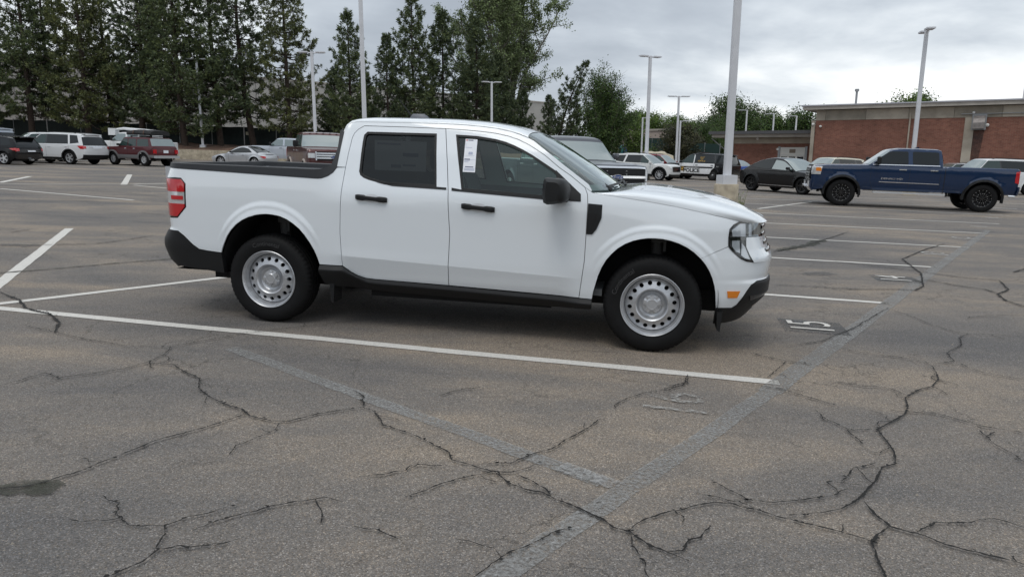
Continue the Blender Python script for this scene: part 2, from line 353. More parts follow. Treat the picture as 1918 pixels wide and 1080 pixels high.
CR = [
 [(0,726),(87,701),(111,711),(193,700),(250,688),(284,678),(308,666),(320,651)], [(0,548),(36,563),(46,579),(91,589),(111,606),(103,625)], [(48,611),(103,625),(159,637),(231,649),(308,652),(322,651)],
 [(322,651),(409,635),(453,626),(530,618),(640,605)], [(284,683),(327,685),(347,697),(373,712),(371,729),(390,745),(419,760),(453,769),(467,781),(510,792),(544,792),(597,779),(640,772),(679,766)],
 [(458,779),(404,798),(347,813),(289,830),(217,859),(159,883),(87,907),(48,916),(-40,922)], [(522,796),(515,810),(472,825),(433,847),(426,859)], [(180,1092),(217,1077),(270,1054),(289,1037),(337,1027),(405,1025),(458,1010)],
 [(289,1037),(308,989),(356,972),(433,952)], [(361,998),(433,972),(510,952),(554,943),(612,936),(640,943)], [(308,989),(241,989),(217,969),(226,945),(188,931)],
 [(679,766),(701,774),(719,797),(766,815),(803,833),(840,852),(848,866),(893,878),(925,886),(962,887),(990,880),(1011,868)], [(925,886),(950,907),(986,921),(1019,927),(1047,943),(1092,960),(1129,976),(1147,992),(1178,1000),(1210,1021),(1251,1039),(1290,1055)],
 [(901,873),(958,870),(990,860),(1031,844),(1072,823),(1100,805),(1121,790),(1136,787)], [(1151,762),(1178,748),(1210,738),(1251,732),(1280,723),(1290,708)], [(673,897),(754,886),(778,875),(836,875)],
 [(880,1092),(905,1076),(941,1047),(994,1023),(1031,1003),(1072,992)], [(1178,998),(1210,976),(1239,964),(1288,952),(1336,945),(1370,947),(1408,957),(1447,969),(1490,981),(1548,996),(1606,1010),(1640,1020)],
 [(1182,1007),(1186,1031),(1206,1056),(1216,1095)], [(966,890),(998,905),(1023,921),(1031,931)], [(664,990),(709,998),(754,1017)], [(679,764),(679,746),(664,734)],
 [(1303,928),(1336,933),(1385,945),(1447,969)], [(1331,902),(1380,926),(1399,938),(1447,945),(1510,940),(1553,931),(1587,919)],
 [(1471,969),(1538,963),(1577,957),(1606,940),(1618,931),(1642,900),(1654,878),(1678,871),(1676,849),(1659,825),(1642,806),(1669,793),(1693,779),(1700,765),(1695,748),(1721,733),(1746,726),(1755,712),(1746,690),(1731,678)],
 [(1750,683),(1786,678),(1772,663),(1801,649),(1796,635),(1815,627)], [(1663,579),(1712,596),(1750,611),(1794,625),(1815,627),(1866,629),(1930,634)], [(1705,769),(1770,781),(1837,801),(1930,814)], [(1830,806),(1866,837),(1930,874)],
 [(1618,943),(1640,969),(1664,991),(1717,1003),(1770,1023),(1842,1041),(1930,1065)], [(1664,991),(1642,1005),(1637,1025),(1654,1075),(1660,1100)], [(1717,1001),(1746,981),(1794,983),(1866,976),(1930,996)], [(1529,772),(1553,791),(1591,808),(1640,806)],
 [(1418,724),(1461,731),(1510,745),(1572,765)], [(1548,651),(1596,659),(1654,668),(1721,676),(1731,678)], [(1553,716),(1616,725),(1664,729),(1697,743)], [(1786,680),(1842,700),(1930,716)], [(1404,663),(1471,678),(1529,686)], [(1471,679),(1437,709)],
 [(1240,733),(1283,719),(1288,704)], [(1808,598),(1847,593),(1930,591)], [(1250,1037),(1278,1037),(1286,1020),(1312,1010),(1331,989)], [(1872,527),(1889,543),(1869,552),(1883,564),(1930,579)], [(1925,503),(1897,511)],
 [(1730,524),(1789,535),(1844,543),(1869,550)], [(1455,535),(1528,538),(1594,543),(1678,543),(1714,545),(1730,538),(1725,513),(1689,486),(1733,468),(1769,457)], [(1436,475),(1511,460),(1555,446),(1589,435)],
 [(0,460),(76,460),(183,457),(244,449),(287,442)], [(18,392),(58,390)], [(260,399),(311,403)], [(-40,376),(122,375),(200,379)], [(150,356),(244,363),(309,370)], [(1560,490),(1689,505),(1800,520),(1918,530)], [(1480,650),(1540,640),(1600,615),(1663,579)], [(60,430),(20,436)],
 [(760,935),(840,905),(925,886)], [(820,745),(850,735),(900,728)], [(1586,808),(1615,835)], [(1745,726),(1775,742)], [(1846,820),(1862,812)], [(1640,870),(1600,880),(1576,905)]]
for i, c in enumerate(CR):
    P = [at(*p) for p in c]; wd = (.0054, .0070, .0048, .0062)[i % 4]
    if i in (24, 29, 12, 4, 30): wd = .0088
    if c[0][1] < 560: wd = .02
    mb = MB(); rb_ = ribbon(P, wd, .0125, .0045, .014, .8, True); mb.grid(rb_); near_ = P[0][1] < 11
    if near_:
        e = np.array(rb_[0]); n = len(e)
        for k in range(int(n/26)):                             # hairline spurs and broken flakes along the crack
            j = int(rng.integers(2, max(3, n-2))); a = rng.uniform(0, 2*PI); L_ = rng.uniform(.03, .22); q = [e[j][:2]]
            for _ in range(4): a += rng.normal(0, .5); q.append(q[-1]+L_/4*np.array([math.cos(a), math.sin(a)]))
            mb.grid(ribbon(q, rng.uniform(.003, .006), .0122, .002, .012, .7, True))
        for k in range(int(n/6)):
            j = int(rng.integers(0, n)); c0 = e[j][:2]+rng.normal(0, wd*.8, 2); r_ = rng.uniform(.004, .011); mb.add([(c0[0]+r_*rng.uniform(.5, 1.3)*math.cos(t), c0[1]+r_*rng.uniform(.5, 1.3)*math.sin(t), .0128) for t in (0, 1.3, 2.6, 3.9, 5.2)], [(0, 1, 2, 3, 4)])
    mb.build('crack', CRK, ground, fixn=False)
for c, wd in [([(-60,517),(122,503),(214,494),(318,486),(440,474)], .05), ([(-60,458),(76,461)], .22), ([(-30,919),(60,915),(110,917)], .10), ([(1455,470),(1511,460),(1545,449)], .18), ([(1505,515),(1560,512)], .2)]:
    mb = MB(); mb.grid(ribbon([at(*p) for p in c], wd, .0085, .01, .05, .5, True)); mb.build('crack_stain', MOSS if wd < .2 else SEAL, ground, fixn=False)
gb = MB(); cnt = 0
while cnt < 1500:
    px_ = (rng.uniform(0, 1918), rng.uniform(600, 1079)); c = at(*px_); r_ = rng.uniform(.002, .0055)*(2 if rng.random() < .04 else 1); a = rng.uniform(0, 2*PI)
    gb.add([(c[0]+r_*math.cos(a+t), c[1]+r_*rng.uniform(.6, 1)*math.sin(a+t), -.001) for t in (0, 2.1, 4.2)]+[(c[0], c[1], r_*1.1)], [(0, 1, 3), (1, 2, 3), (2, 0, 3)]); cnt += 1
tag(gb.build('loose_grit', pbr('grit_stone', (.30, .265, .225), .9, noise=(60, .5)), None, smooth=False), 'loose gravel grit scattered on the worn asphalt', 'grit', kind='stuff')
# ------------------------------------------------------------------ the white pickup
TX, TY, TYAW = -1.828, 6.524, math.radians(-10.38)
_z = np.linspace(0, 2, 801)
def smooth_tab(zs, ws, sig):
    y = np.interp(_z, zs, ws); k = np.exp(-.5*(np.arange(-60, 61)*(_z[1]-_z[0])/sig)**2); k /= k.sum()
    return np.convolve(np.pad(y, 60, 'edge'), k, 'valid')
T_CAB = smooth_tab([.15, .30, .42, .50, .60, .80, 1.0, 1.08, 1.14, 1.2, 1.4, 1.6, 1.66, 1.72], [.80, .862, .89, .90, .912, .914, .916, .908, .888, .863, .785, .69, .658, .60], .018)
T_BED = smooth_tab([.15, .30, .42, .50, .60, .80, 1.0, 1.10, 1.20, 1.30, 1.6], [.80, .862, .89, .90, .912, .916, .916, .908, .893, .875, .75], .018)
XFz = smooth_tab([.0, .20, .26, .39, .45, .555, .575, .62, .70, .735, .80, .90, 1.0, 1.06], [3.70, 3.76, 3.83, 3.94, 3.985, 3.99, 3.965, 3.975, 3.985, 3.985, 3.94, 3.905, 3.90, 3.89], .008)
XRz = smooth_tab([.0, .36, .42, .47, .58, .64, .715, .74, .82, 1.0, 1.14, 1.18, 1.23, 1.28, 1.5], [-.80, -.90, -.98, -1.045, -1.09, -1.085, -1.03, -1.0, -1.008, -1.018, -1.03, -1.01, -.99, -.98, -.98], .01)
def sstep(a, b, x): t = np.clip((x-a)/(b-a), 0, 1); return t*t*(3-2*t)
def Yh(x, z, crs=0):
    x = np.asarray(x, float); z = np.asarray(z, float)
    kb = sstep(.42, .66, x); y = np.interp(z, _z, T_CAB)*kb+np.interp(z, _z, T_BED)*(1-kb)
    zcr = .596-.036*(x-.648)                                   # lower door crease
    fx = sstep(.56, .72, x)*(1-sstep(2.34, 2.58, x)); dz_ = zcr-z
    y = y+fx*((-.20*dz_ if crs < 0 else .10*np.maximum(0, .09+dz_)**2/.18) if crs else np.where(dz_ > 0, -.20*dz_, .10*np.maximum(0, .09+dz_)**2/.18))+fx*(.0045 if crs < 0 else np.where(dz_ > 0, .0045, 0) if not crs else 0)
    for cx_, a, b_, c0 in ((.028, .425, .533, .36), (3.083, .452, .500, .36)):        # raised wheel-arch flares
        r = (np.abs((x-cx_)/a)**2.15+np.abs((np.maximum(z, c0-.1)-c0)/b_)**2.15)**(1/2.15)
        amp = .015*sstep(.60, .86, z)
        y = y+amp*(1-sstep(1.115, 1.205, r))
        y = y+.012*(1-sstep(1.0, 1.10, r))*sstep(.55, .7, z)
    y = y-.035*sstep(2.65, 3.4, x)*sstep(.9, 1.12, z)
    xf = np.interp(z, _z, XFz); xr = np.interp(z, _z, XRz)
    u = np.clip((x-3.22)/(xf-3.22), 0, .9995); y = y*(1-u**3.1)**(1/3.1)
    u = np.clip((-.58-x)/(-.58-xr), 0, .9995); y = y*(1-u**4.2)**(1/4.2)
    return y
cY, sY = math.cos(TYAW), math.sin(TYAW)
def tr(u, v):
    """where the ray of a pixel meets the near flank of the pickup: (x, z) in its own frame"""
    d = ray(u, v); o = np.array([-TX, -TY, CAMH]); L = lambda p: np.array([cY*p[0]+sY*p[1], -sY*p[0]+cY*p[1], p[2]])
    o, d = L(o), L(d); t = np.linspace((-1.05-o[1])/d[1], (-.30-o[1])/d[1], 900); P = o+t[:, None]*d
    h = -P[:, 1]-Yh(P[:, 0], P[:, 2]); k = np.argmax(h < 0) if (h < 0).any() else len(t)-1
    if k > 0 and h[k] < 0:
        a = h[k-1]/(h[k-1]-h[k]); p = P[k-1]+(P[k]-P[k-1])*a
    else: p = P[np.argmin(np.abs(h))]
    return float(p[0]), float(p[2])
def trl(*pts): return [tr(*p) for p in pts]
def area2(p): return sum(p[i-1][0]*p[i][1]-p[i][0]*p[i-1][1] for i in range(len(p)))
def inset(poly, d):
    P = [np.asarray(p, float) for p in poly]; s = 1 if area2(poly) > 0 else -1; out = []
    for i in range(len(P)):
        a = P[i]-P[i-1]; b = P[(i+1) % len(P)]-P[i]; a /= np.linalg.norm(a)+1e-9; b /= np.linalg.norm(b)+1e-9
        n = np.array([-a[1]-b[1], a[0]+b[0]])*s; n /= max(.7, np.linalg.norm(n)); out.append(tuple(P[i]+n*d*min(1.4, 1/max(.6, np.linalg.norm(np.array([-a[1]-b[1], a[0]+b[0]]))/2))))
    return out
XS = sorted(set(np.round(np.r_[np.arange(-.9, 3.75, .022), np.arange(-1.09, -.9, .012), np.arange(3.75, 4.0, .012)], 4)))
ZS = [round(q, 4) for q in np.arange(.2, 1.75, .022)]
H = empty('pickup_truck', (TX, TY, 0), TYAW, 'new white crew-cab pickup with black cladding, steel wheels and a price sheet in its window', 'pickup truck')
def both(name, loops, mat, off=0., flange=.012, parent=H, Y=Yh, xs=XS, zs=ZS, sides=(-1, 1), label=None):
    out = []
    for s_ in sides:
        mb = MB(); skin_panel(mb, loops, Y, xs, zs, off, flange, s_); o = mb.build(name, mat, parent if not isinstance(parent, dict) else parent[s_]); out.append(o)
        if label: o['label'] = label
    return out
# seams (near flank, traced)
s_rdoor = trl((682.8,235.7),(671.3,242),(664,249.5),(659.9,258),(653,285.8),(647.2,313.3),(639.2,359.3),(636.9,405),(636.6,436.3),(639.4,478.5),(641.7,497.5))
s_rock = trl((656.3,508),(670,515.5),(684.5,520.5),(702.8,523))
s_b = trl((840.7,534.3),(842.4,439.7),(839.4,359.3),(837.8,301.9),(835,241))
s_drip = trl((835,241),(870,243.3),(905.6,246.7),(930,250),(951.5,254.8),(970,261),(988.3,269.7),(1004,279.5),(1020.4,290.4),(1048,314),(1070,329.4),(1096,351))
s_df = trl((1100.7,364.3),(1101,380),(1100,398),(1097.8,438.6),(1094.7,487.8),(1084.3,557.7))
rdoor = s_rdoor+s_rock+s_b+trl((760,238))
fdoor = s_b+s_drip[1:]+s_df
win_r = trl((688.6,246.7),(818.3,250.2),(817.9,350),(719.6,345.5),(705.8,341.5),(690,337),(680.5,333),(674.5,328),(672.5,321),(676,290),(679.4,265),(682,252.5))
win_f = trl((853.9,252),(894,254.8),(928.5,260.5),(947,265.5),(963,272),(980,280.5),(997.4,290.4),(1025,308.8),(1040,319),(1086.3,364.3),(1086.3,376.3),(1057.6,373.9),(1008.9,369.6),(864.2,357))
doors = {}
for nm, outl, hole in (('rear_door', rdoor, win_r), ('front_door', fdoor, win_f)):
    def cut(P, keep):                                          # part of the outline above or below the crease
        g = lambda p: (p[1]-(.596-.036*(p[0]-.648)))*keep; out = []
        for i in range(len(P)):
            a, b = P[i-1], P[i]; ga, gb = g(a), g(b)
            if ga*gb < 0: t = ga/(ga-gb); out.append((a[0]+(b[0]-a[0])*t, a[1]+(b[1]-a[1])*t))
            if gb >= 0: out.append(b)
        return out
    o_ = inset(outl, .0028); doors[nm] = {}
    for s_ in (-1, 1):
        mb = MB(); skin_panel(mb, [cut(o_, 1), hole], lambda x, z: Yh(x, z, 1), XS, ZS, 0, .012, s_); skin_panel(mb, [cut(o_, -1)], lambda x, z: Yh(x, z, -1), XS, ZS, 0, .012, s_); doors[nm][s_] = mb.build(nm, WHITE, H)
    # rubber frame round the opening, glass set back in it
    both('window_trim', [inset(hole, -.001), inset(hole, .018)], PLAST, -.003, .03, doors[nm])
gl_f = inset(win_f[:9]+[win_f[-2], win_f[-1]], .014)
sail = [win_f[8], win_f[9], win_f[10], win_f[11], (win_f[11][0]-.05, win_f[11][1]+.002), tr(1040, 321)]
both('window_glass', [inset(win_r, .014)], GLT, -.016, 0, doors['rear_door'])
both('window_glass', [inset(win_f, .014)], GLC, -.016, 0, doors['front_door'])
both('mirror_base', [[tr(1041, 318), tr(1088, 363.5), tr(1088, 377.5), tr(1052, 375.5), tr(1046, 372)]], PLAST, .004, .02, doors['front_door'])
both('belt_trim', [trl((706,341.3),(720,345),(820,350),(836,351.2),(836,355.3),(820,354.3),(735,348.3))], PLAST, .004, .01, doors['rear_door'])
both('belt_trim', [trl((846,351.5),(864,355),(1056,371.5),(1056,377),(846,357))], PLAST, .004, .01, doors['front_door'])
# handles
for nm, q in (('rear_door', (666.7,363.4,725.3,380)), ('front_door', (864.7,380.4,926.7,397.9))):
    a, b = tr(q[0], q[1]+5), tr(q[2], q[3]-5); Lh = b[0]-a[0]
    for s_ in (-1, 1):
        mb = MB(); rows = []
        for t in np.linspace(0, 1, 13):
            x = a[0]+Lh*t; zc_ = a[1]+(b[1]-a[1])*t; e = 1 if t < .27 or t > .73 else .72; hz = (.021 if e == 1 else .0155)*(1 if 0.03 < t < .97 else .8)
            y0 = float(Yh(x, zc_)); pr = .030 if .02 < t < .98 else .016
            rows.append([(x, s_*(y0+dy), zc_+dz) for dy, dz in ((-.01 if e == 1 else .012, -hz), (pr*.75, -hz), (pr, -hz*.55), (pr, hz*.55), (pr*.75, hz), (-.01 if e == 1 else .012, hz))])
        mb.grid(rows, True, True); mb.build('handle', PLAST, doors[nm][s_])
        cup = [(a[0]+Lh*.5+.062*math.cos(t), (a[1]+b[1])/2+.034*math.sin(t)) for t in np.linspace(0, 2*PI, 20, endpoint=False)]
        mb = MB(); skin_panel(mb, [cup], Yh, [], [], .0012, 0, s_); mb.build('handle_recess_shade', pbr('recess_shade', (.62, .64, .66), .4), doors[nm][s_])  # flat oval in greyer white: shade of the handle hollow put into the colour
# bed side with quarter panel
tl = trl((312.5,333.5),(339,333.5),(347.4,344),(348.4,387.7),(332.8,407.5),(318,406.5))
xR = lambda z: float(np.interp(z, _z, XRz))+.005
rail_lo = trl((324.4,314.3),(400,320),(500,327.4),(584,333.5),(595,334.2),(602.8,333.5),(614,329.5),(623.7,323),(631,313.7))
arch_r = trl((414.7,473),(416.2,465),(419.3,456.3),(424.5,443),(431.8,431.3),(441,421),(452.7,412.5),(464,407),(477.7,403),(488,401.4),(498.5,401),(511,402.3),(523.6,405),(537,411),(548.6,418.8),(560,428.5),(569.5,439.6),(580,454.5),(588.2,468.8),(594,482),(598.5,494.9))
rb = trl((333.8,432.3),(344.2,440.7),(361,457.4),(373.4,466.3),(388,469.2))
zt = rail_lo[0][1]
bed = [(xR(zt), zt)]+rail_lo+[(rail_lo[-1][0]+.002, tr(631, 313.7)[1]), s_rdoor[5]]+s_rdoor[6:]+[arch_r[-1]]+arch_r[::-1][1:]+rb[::-1]+[(xR(.725), .722)]
bed += [(xR(q), q) for q in (.76, tl[-1][1])]+[tl[5], tl[4], tl[3], tl[2], tl[1], (tl[1][0]-.06, tl[1][1]+.002), (xR(tl[0][1]), tl[0][1])]
XF_ = sorted(set(XS)|set(np.round(np.arange(-.62, .62, .011), 4))|set(np.round(np.arange(2.5, 3.7, .011), 4))); ZF_ = [round(q, 4) for q in np.arange(.2, 1.3, .012)]
both('bed_side', [inset(bed, .0022)], WHITE, xs=XF_, zs=ZF_)
# tail lamp: lens in three bands
zz = [q[1] for q in tl]; ztop, zbot = tl[1][1], tl[4][1]
tlp = [(xR(ztop)+.004, ztop), tl[1], tl[2], tl[3], tl[4], (xR(zbot)+.004, zbot)]
lamps = both('tail_lamp', [tlp], BLKGL, -.004, .02)
lam = dict(zip((-1, 1), lamps))
def band(z0, z1, inx=.012, x1=None):
    P = inset(tlp, .010); xl = lambda z: np.interp(z, [zbot, tl[3][1], tl[2][1], ztop], [tl[4][0], tl[3][0], tl[2][0], tl[1][0]])-inx
    zs_ = np.linspace(z0, z1, 9); return [(xR(z)+.006, z) for z in zs_[::-1]]+[((x1 or xl(z)), z) for z in zs_]
hh = ztop-zbot
both('red_lens', [band(zbot+.012, zbot+.36*hh)], REDL, .006, .012, lam); both('clear_lens', [band(zbot+.36*hh, zbot+.66*hh)], CLEARL, .003, .01, lam)
both('red_lens', [band(zbot+.66*hh, ztop-.010)], REDL, .006, .012, lam); both('red_lens', [[(tl[1][0]-.10, zbot+.46*hh), (tl[2][0]-.022, zbot+.46*hh), (tl[2][0]-.022, zbot+.56*hh), (tl[1][0]-.10, zbot+.56*hh)]], REDL, .008, .01, lam)
# black rail along the bed and up the cab corner
rail_hi = trl((326.5,305.3),(400,309),(500,313.2),(587,317.2),(600,316.2),(611,313.7),(617,310.5),(621.6,306.4),(626,297),(633,277),(638,243.8))
rail = [(xR(1.24), 1.236)]+rail_lo+trl((637,284),(644.5,249),(640.4,242.8))+rail_hi[::-1]+[(xR(1.26), rail_hi[0][1])]
rails = dict(zip((-1, 1), both('bed_rail', [rail], RAILP, .004, .03)))
def zrail(x): return np.interp(x, [p[0] for p in rail_hi[:4]], [p[1] for p in rail_hi[:4]])
for s_ in (-1, 1):
    mb = MB(); rows = []
    for x in np.linspace(-.94, .54, 30):
        y0 = float(Yh(x, 1.255)); z = float(zrail(x)); rows.append([(x, s_*(y0+.003), z-.002), (x, s_*(y0-.008), z+.004), (x, s_*(y0-.075), z+.004), (x, s_*(y0-.095), z-.004), (x, s_*(y0-.10), z-.045)])
    mb.grid(rows); mb.build('rail_cap', RAILP, rails[s_])
BEDP = pbr('bed_liner_paint', (.42, .43, .45), .5)
mb = MB()
for s_ in (-1, 1): mb.grid([[(x, s_*.795, 1.235), (x, s_*.79, .945), (x, s_*.70, .935), (x, 0, .93)] for x in np.linspace(-.95, .56, 6)])
mb.add([(.565, y, z) for y, z in ((-.80, .93), (.80, .93), (.80, 1.24), (-.80, 1.24))], [(0, 1, 2, 3)]); mb.build('bed_floor', BEDP, H)
mb = MB(); tail = [[(xR(z)-.004, y, z) for y in np.linspace(-.66, .66, 9)] for z in np.linspace(.72, 1.225, 14)]; tail += [[(x, y, z) for y in np.linspace(-.66, .66, 9)] for x, z in ((-.965, 1.226), (-.93, 1.222), (-.93, .74))]
mb.grid(tail); tg = mb.build('tailgate', WHITE, H)
mb = MB(); mb.grid([[(x, y, z) for y in np.linspace(-.70, .70, 9)] for x, z in ((-.976, 1.232), (-.974, 1.262), (-.965, 1.268), (-.90, 1.266), (-.895, 1.22))]); mb.build('top_cap', RAILP, tg)
mb = MB(); mb.box((-1.02, 0, 1.02), (.02, .30, .06)); mb.build('handle', PLAST, tg)
# rear bumper
zb = np.linspace(.385, .725, 12)
rbp = [(xR(q), q) for q in zb[::-1]]+trl((340,497.6),(388,505.3),(421.4,511.6),(419,495),(415.3,473.5))+rb[::-1]
both('rear_bumper', [inset(rbp, .002)], PLAST, .004, .05)
mb = MB(); mb.grid([[(xR(z), y, z) for y in np.linspace(-.62, .62, 7)] for z in zb]); mb.grid([[(x, y, .385) for y in np.linspace(-.8, .8, 5)] for x in (-.9, -.4)]); mb.build('rear_bumper', PLAST, H)
# rocker cladding and side steps of the sill
rk = [s_rdoor[-1]]+s_rock+trl((840.7,534.8),(962,546.5),(1084.3,558),(1108.6,560.2),(1107.5,578.5),(1036.4,573.9),(900,561.5),(726.7,546.2),(621,537),(606,530),(600,512),(598.8,495.2))
rkz = lambda x: np.interp(x, [.65, .84, .92, 1.52, 2.54, 2.63], [.51, .424, .418, .406, .376, .373])
Yrk = lambda x, z: Yh(x, z)+.030*np.clip((rkz(x)-z)/.035, 0, 1)-.45*np.maximum(0, rkz(x)-.045-z)
both('rocker_panel', [inset(rk, .0015)], PLAST, .004, .05, Y=Yrk, zs=[round(q, 4) for q in np.arange(.2, .6, .008)])
# front fender, fascia, lamps
E_h = [(2.60, 1.165), (2.8, 1.142), (3.0, 1.118), (3.2, 1.090), (3.4, 1.055), (3.55, 1.025), (3.66, .998)]
hl_l = trl((1383.7,414.7),(1374,421),(1367,429),(1364.6,445),(1364.4,461.7))
hl_b = trl((1371,470),(1379.4,477.9),(1388,484.5),(1398,489.4),(1413,491.3))
arch_f = trl((1108.6,560),(1111,547),(1114.4,535.7),(1120,517),(1127,501),(1135.5,487),(1145.6,475.6),(1157,465.5),(1171,457),(1185,451.5),(1199,448.2),(1213,446.5),(1226.7,446.6),(1242,448),(1256.8,451.3),(1272,456.5),(1286.9,464),(1300,473),(1312.3,484.8),(1321.5,496),(1328.5,508),(1334,521.5),(1337.8,535.7),(1339.5,547),(1340,558.9),(1340,576.3))
seam_f = arch_f[18]
fen = [(2.585, 1.172)]+E_h+[(hl_l[0][0], min(hl_l[0][1], .998))]+hl_l[1:]+[hl_l[-1], seam_f][1:]+arch_f[:18][::-1]+s_df[::-1]+[s_drip[-1]]
both('fender', [inset(fen, .002)], WHITE, xs=XF_, zs=ZF_)
xF = lambda z: float(np.interp(z, _z, XFz))-.004
fb = trl((1340,576.3),(1370,576.3),(1379.4,570.5),(1391,556.6),(1399,544.5),(1407,533.4),(1417.6,525.8))
zfb = fb[-1][1]
fas = [seam_f]+[hl_l[-1]]+hl_b+[(xF(q), q) for q in np.linspace(hl_b[-1][1], zfb, 9)]+fb[::-1]+arch_f[::-1][1:8]
both('front_fascia', [inset(fas, .002)], WHITE, xs=XF_, zs=ZF_)
fbp = fb+[(xF(q), q) for q in np.linspace(zfb, .255, 16)]+trl((1388.7,601.7),(1335.5,606.3))
both('front_bumper', [inset(fbp, .002)], PLAST, .004, .05)
both('bumper_ridge', [trl((1404,553),(1440,541),(1440,546),(1405,562))], BLKGL, .012, .02); both('bumper_ridge', [trl((1407,572),(1436,558),(1434,562),(1408,577))], BLKGL, .012, .02)
hlp = hl_l+hl_b+[(xF(q), q) for q in np.linspace(hl_b[-1][1], hl_l[0][1]+.004, 9)]
HLD = pbr('lamp_housing', (.09, .093, .098), .25, .3); HLC = pbr('lamp_reflector', (.55, .57, .60), .2, .35)
hd = dict(zip((-1, 1), both('headlamp', [inset(hlp, .001)], HLD, -.004, .03))); both('lamp_rim', [inset(hlp, .001), inset(hlp, .012)], BLKGL, .006, .012, hd)
both('lens', [inset(hlp, .011)], glass('lamp_glass', (.90, .92, .94), .045), .0135, 0, hd)
both('reflector', [trl((1386,419),(1408,417.5),(1408,442),(1372,443),(1371,431))], HLC, .005, .006, hd); both('reflector', [trl((1371,450),(1385,450),(1386,474),(1378,471),(1371,461))], HLC, .005, .006, hd)
both('reflector', [trl((1389,455),(1396,463),(1405,486),(1396,484),(1388,478))], HLC, .005, .006, hd); both('lamp_bar', [trl((1368,444),(1400,443),(1400,449),(1368,450))], BLKGL, .009, .006, hd)
both('lamp_divider', [trl((1397,418),(1402,417.5),(1402,443),(1397,443))], BLKGL, .008, .006, hd); both('lamp_divider', [trl((1408,417),(1411.5,416.5),(1411.5,442),(1408,442))], BLKGL, .008, .006, hd)
both('turn_lens', [trl((1411,416),(1422.5,415),(1422.5,441),(1411,441.5))], pbr('grey_lens', (.24, .235, .23), .1, .3, coat=1), .006, .006, hd)
cb_ = [tr(1397.5, 445.5), tr(1400, 444)]+[(xF(tr(1420, 444)[1]), tr(1420, 444)[1])]+[(xF(q), q) for q in np.linspace(tr(1420, 446)[1], hl_b[-1][1], 6)]+trl((1412,491),(1404,477),(1397.5,462))
both('lamp_bracket', [cb_], WHITE, .014, .02, hd)
both('side_marker', [trl((1362,545),(1386.4,545),(1380.6,557.7),(1362.8,557.7))], AMBER, .006, .01)
vt = trl((1102,381),(1128.3,383.5),(1127,407.5),(1117.5,429),(1109,439),(1098.3,438.2))
vv = dict(zip((-1, 1), both('fender_vent', [vt], PLAST, .007, .012))); both('vent_recess', [trl((1103.5,399),(1118.5,400),(1117,412),(1107,431),(1101.5,431))], DARK, .009, 0, vv)
# centre of the front: white lip, black grille with bars, black bumper
def frontx(y, z, back=0.):
    x0 = 3.22; xf = np.interp(z, _z, XFz); kw = np.interp(z, _z, T_CAB); return x0+(xf-x0)*(1-min(abs(y)/kw, 1)**3.1)**(1/3.1)-back
def frow(z, back=0., n=21, w=.60): return [(frontx(y, z, back), y, z) for y in np.linspace(-w, w, n)]
mb = MB(); mb.grid([frow(z) for z in np.linspace(.255, zfb+.01, 10)]); mb.build('front_bumper', PLAST, H)
mb = MB(); mb.grid([frow(z) for z in np.linspace(zfb+.01, .735, 8)]); mb.grid([frow(z, .003) for z in (.985, 1.0, 1.012)]); mb.build('front_fascia', WHITE, H)
gr = MB().grid([frow(z, .035) for z in np.linspace(.72, .995, 6)]).build('grille', PLAST, H)
for z in (.775, .835, .895, .952):
    mb = MB(); mb.grid([[(frontx(y, z, -.012+.0*k)-.02*(1-math.cos(a)), y, z+.021*math.sin(a)) for y in np.linspace(-.62, .62, 25)] for k, a in enumerate(np.linspace(-PI/2, PI/2, 7))]); mb.build('grille_bar', BLKGL, gr)
# hood
def skin_rows(Ep, Cp, Yf, n=3.0, k=13, half=False):
    rows = []
    th = np.linspace(0, PI, 2*k-1)
    for (ex, ez), (cx_, cz) in zip(Ep, Cp):
        Ye = float(Yf(ex, ez)); r = []
        for t in th:
            c, s_ = math.cos(t), math.sin(t); f = abs(s_)**(2/n); y = -Ye*math.copysign(abs(c)**(2/n), c); r.append((ex+(cx_-ex)*f, y, ez+(cz-ez)*f))
        rows.append(r)
    return rows
def resample(P, n):
    P = np.array(curve_pts(P, 8)); d = np.r_[0, np.cumsum(np.linalg.norm(np.diff(P, axis=0), axis=1))]; s_ = np.linspace(0, d[-1], n); return np.c_[np.interp(s_, d, P[:, 0]), np.interp(s_, d, P[:, 1])]
C_h = [(2.75, 1.172), (2.83, 1.188), (2.95, 1.200), (3.12, 1.192), (3.32, 1.170), (3.52, 1.138), (3.70, 1.092), (3.81, 1.052), (3.875, 1.018), (3.90, 1.0)]
Eh = resample(E_h+[(3.70, .990)], 28); Ch = resample(C_h, 28)
rows = np.array(skin_rows(Eh, Ch, Yh, 3.4, 17))
for r in rows:                                     # power-dome ridges
    for p in r: p[2] += .012*(1-sstep(.40, .46, abs(p[1])))*sstep(2.8, 3.0, p[0])*(1-sstep(3.62, 3.84, p[0]))
MB().grid(rows).build('hood', WHITE, H, angle=60)
mb = MB(); mb.grid([[(x+.25*(1-(y/.86)**2), y, z+.02*(1-(y/.86)**2)) for y in np.linspace(-.80, .80, 15)] for x, z in ((2.50, 1.165), (2.56, 1.158), (2.62, 1.155))]); mb.build('cowl', PLAST, H)
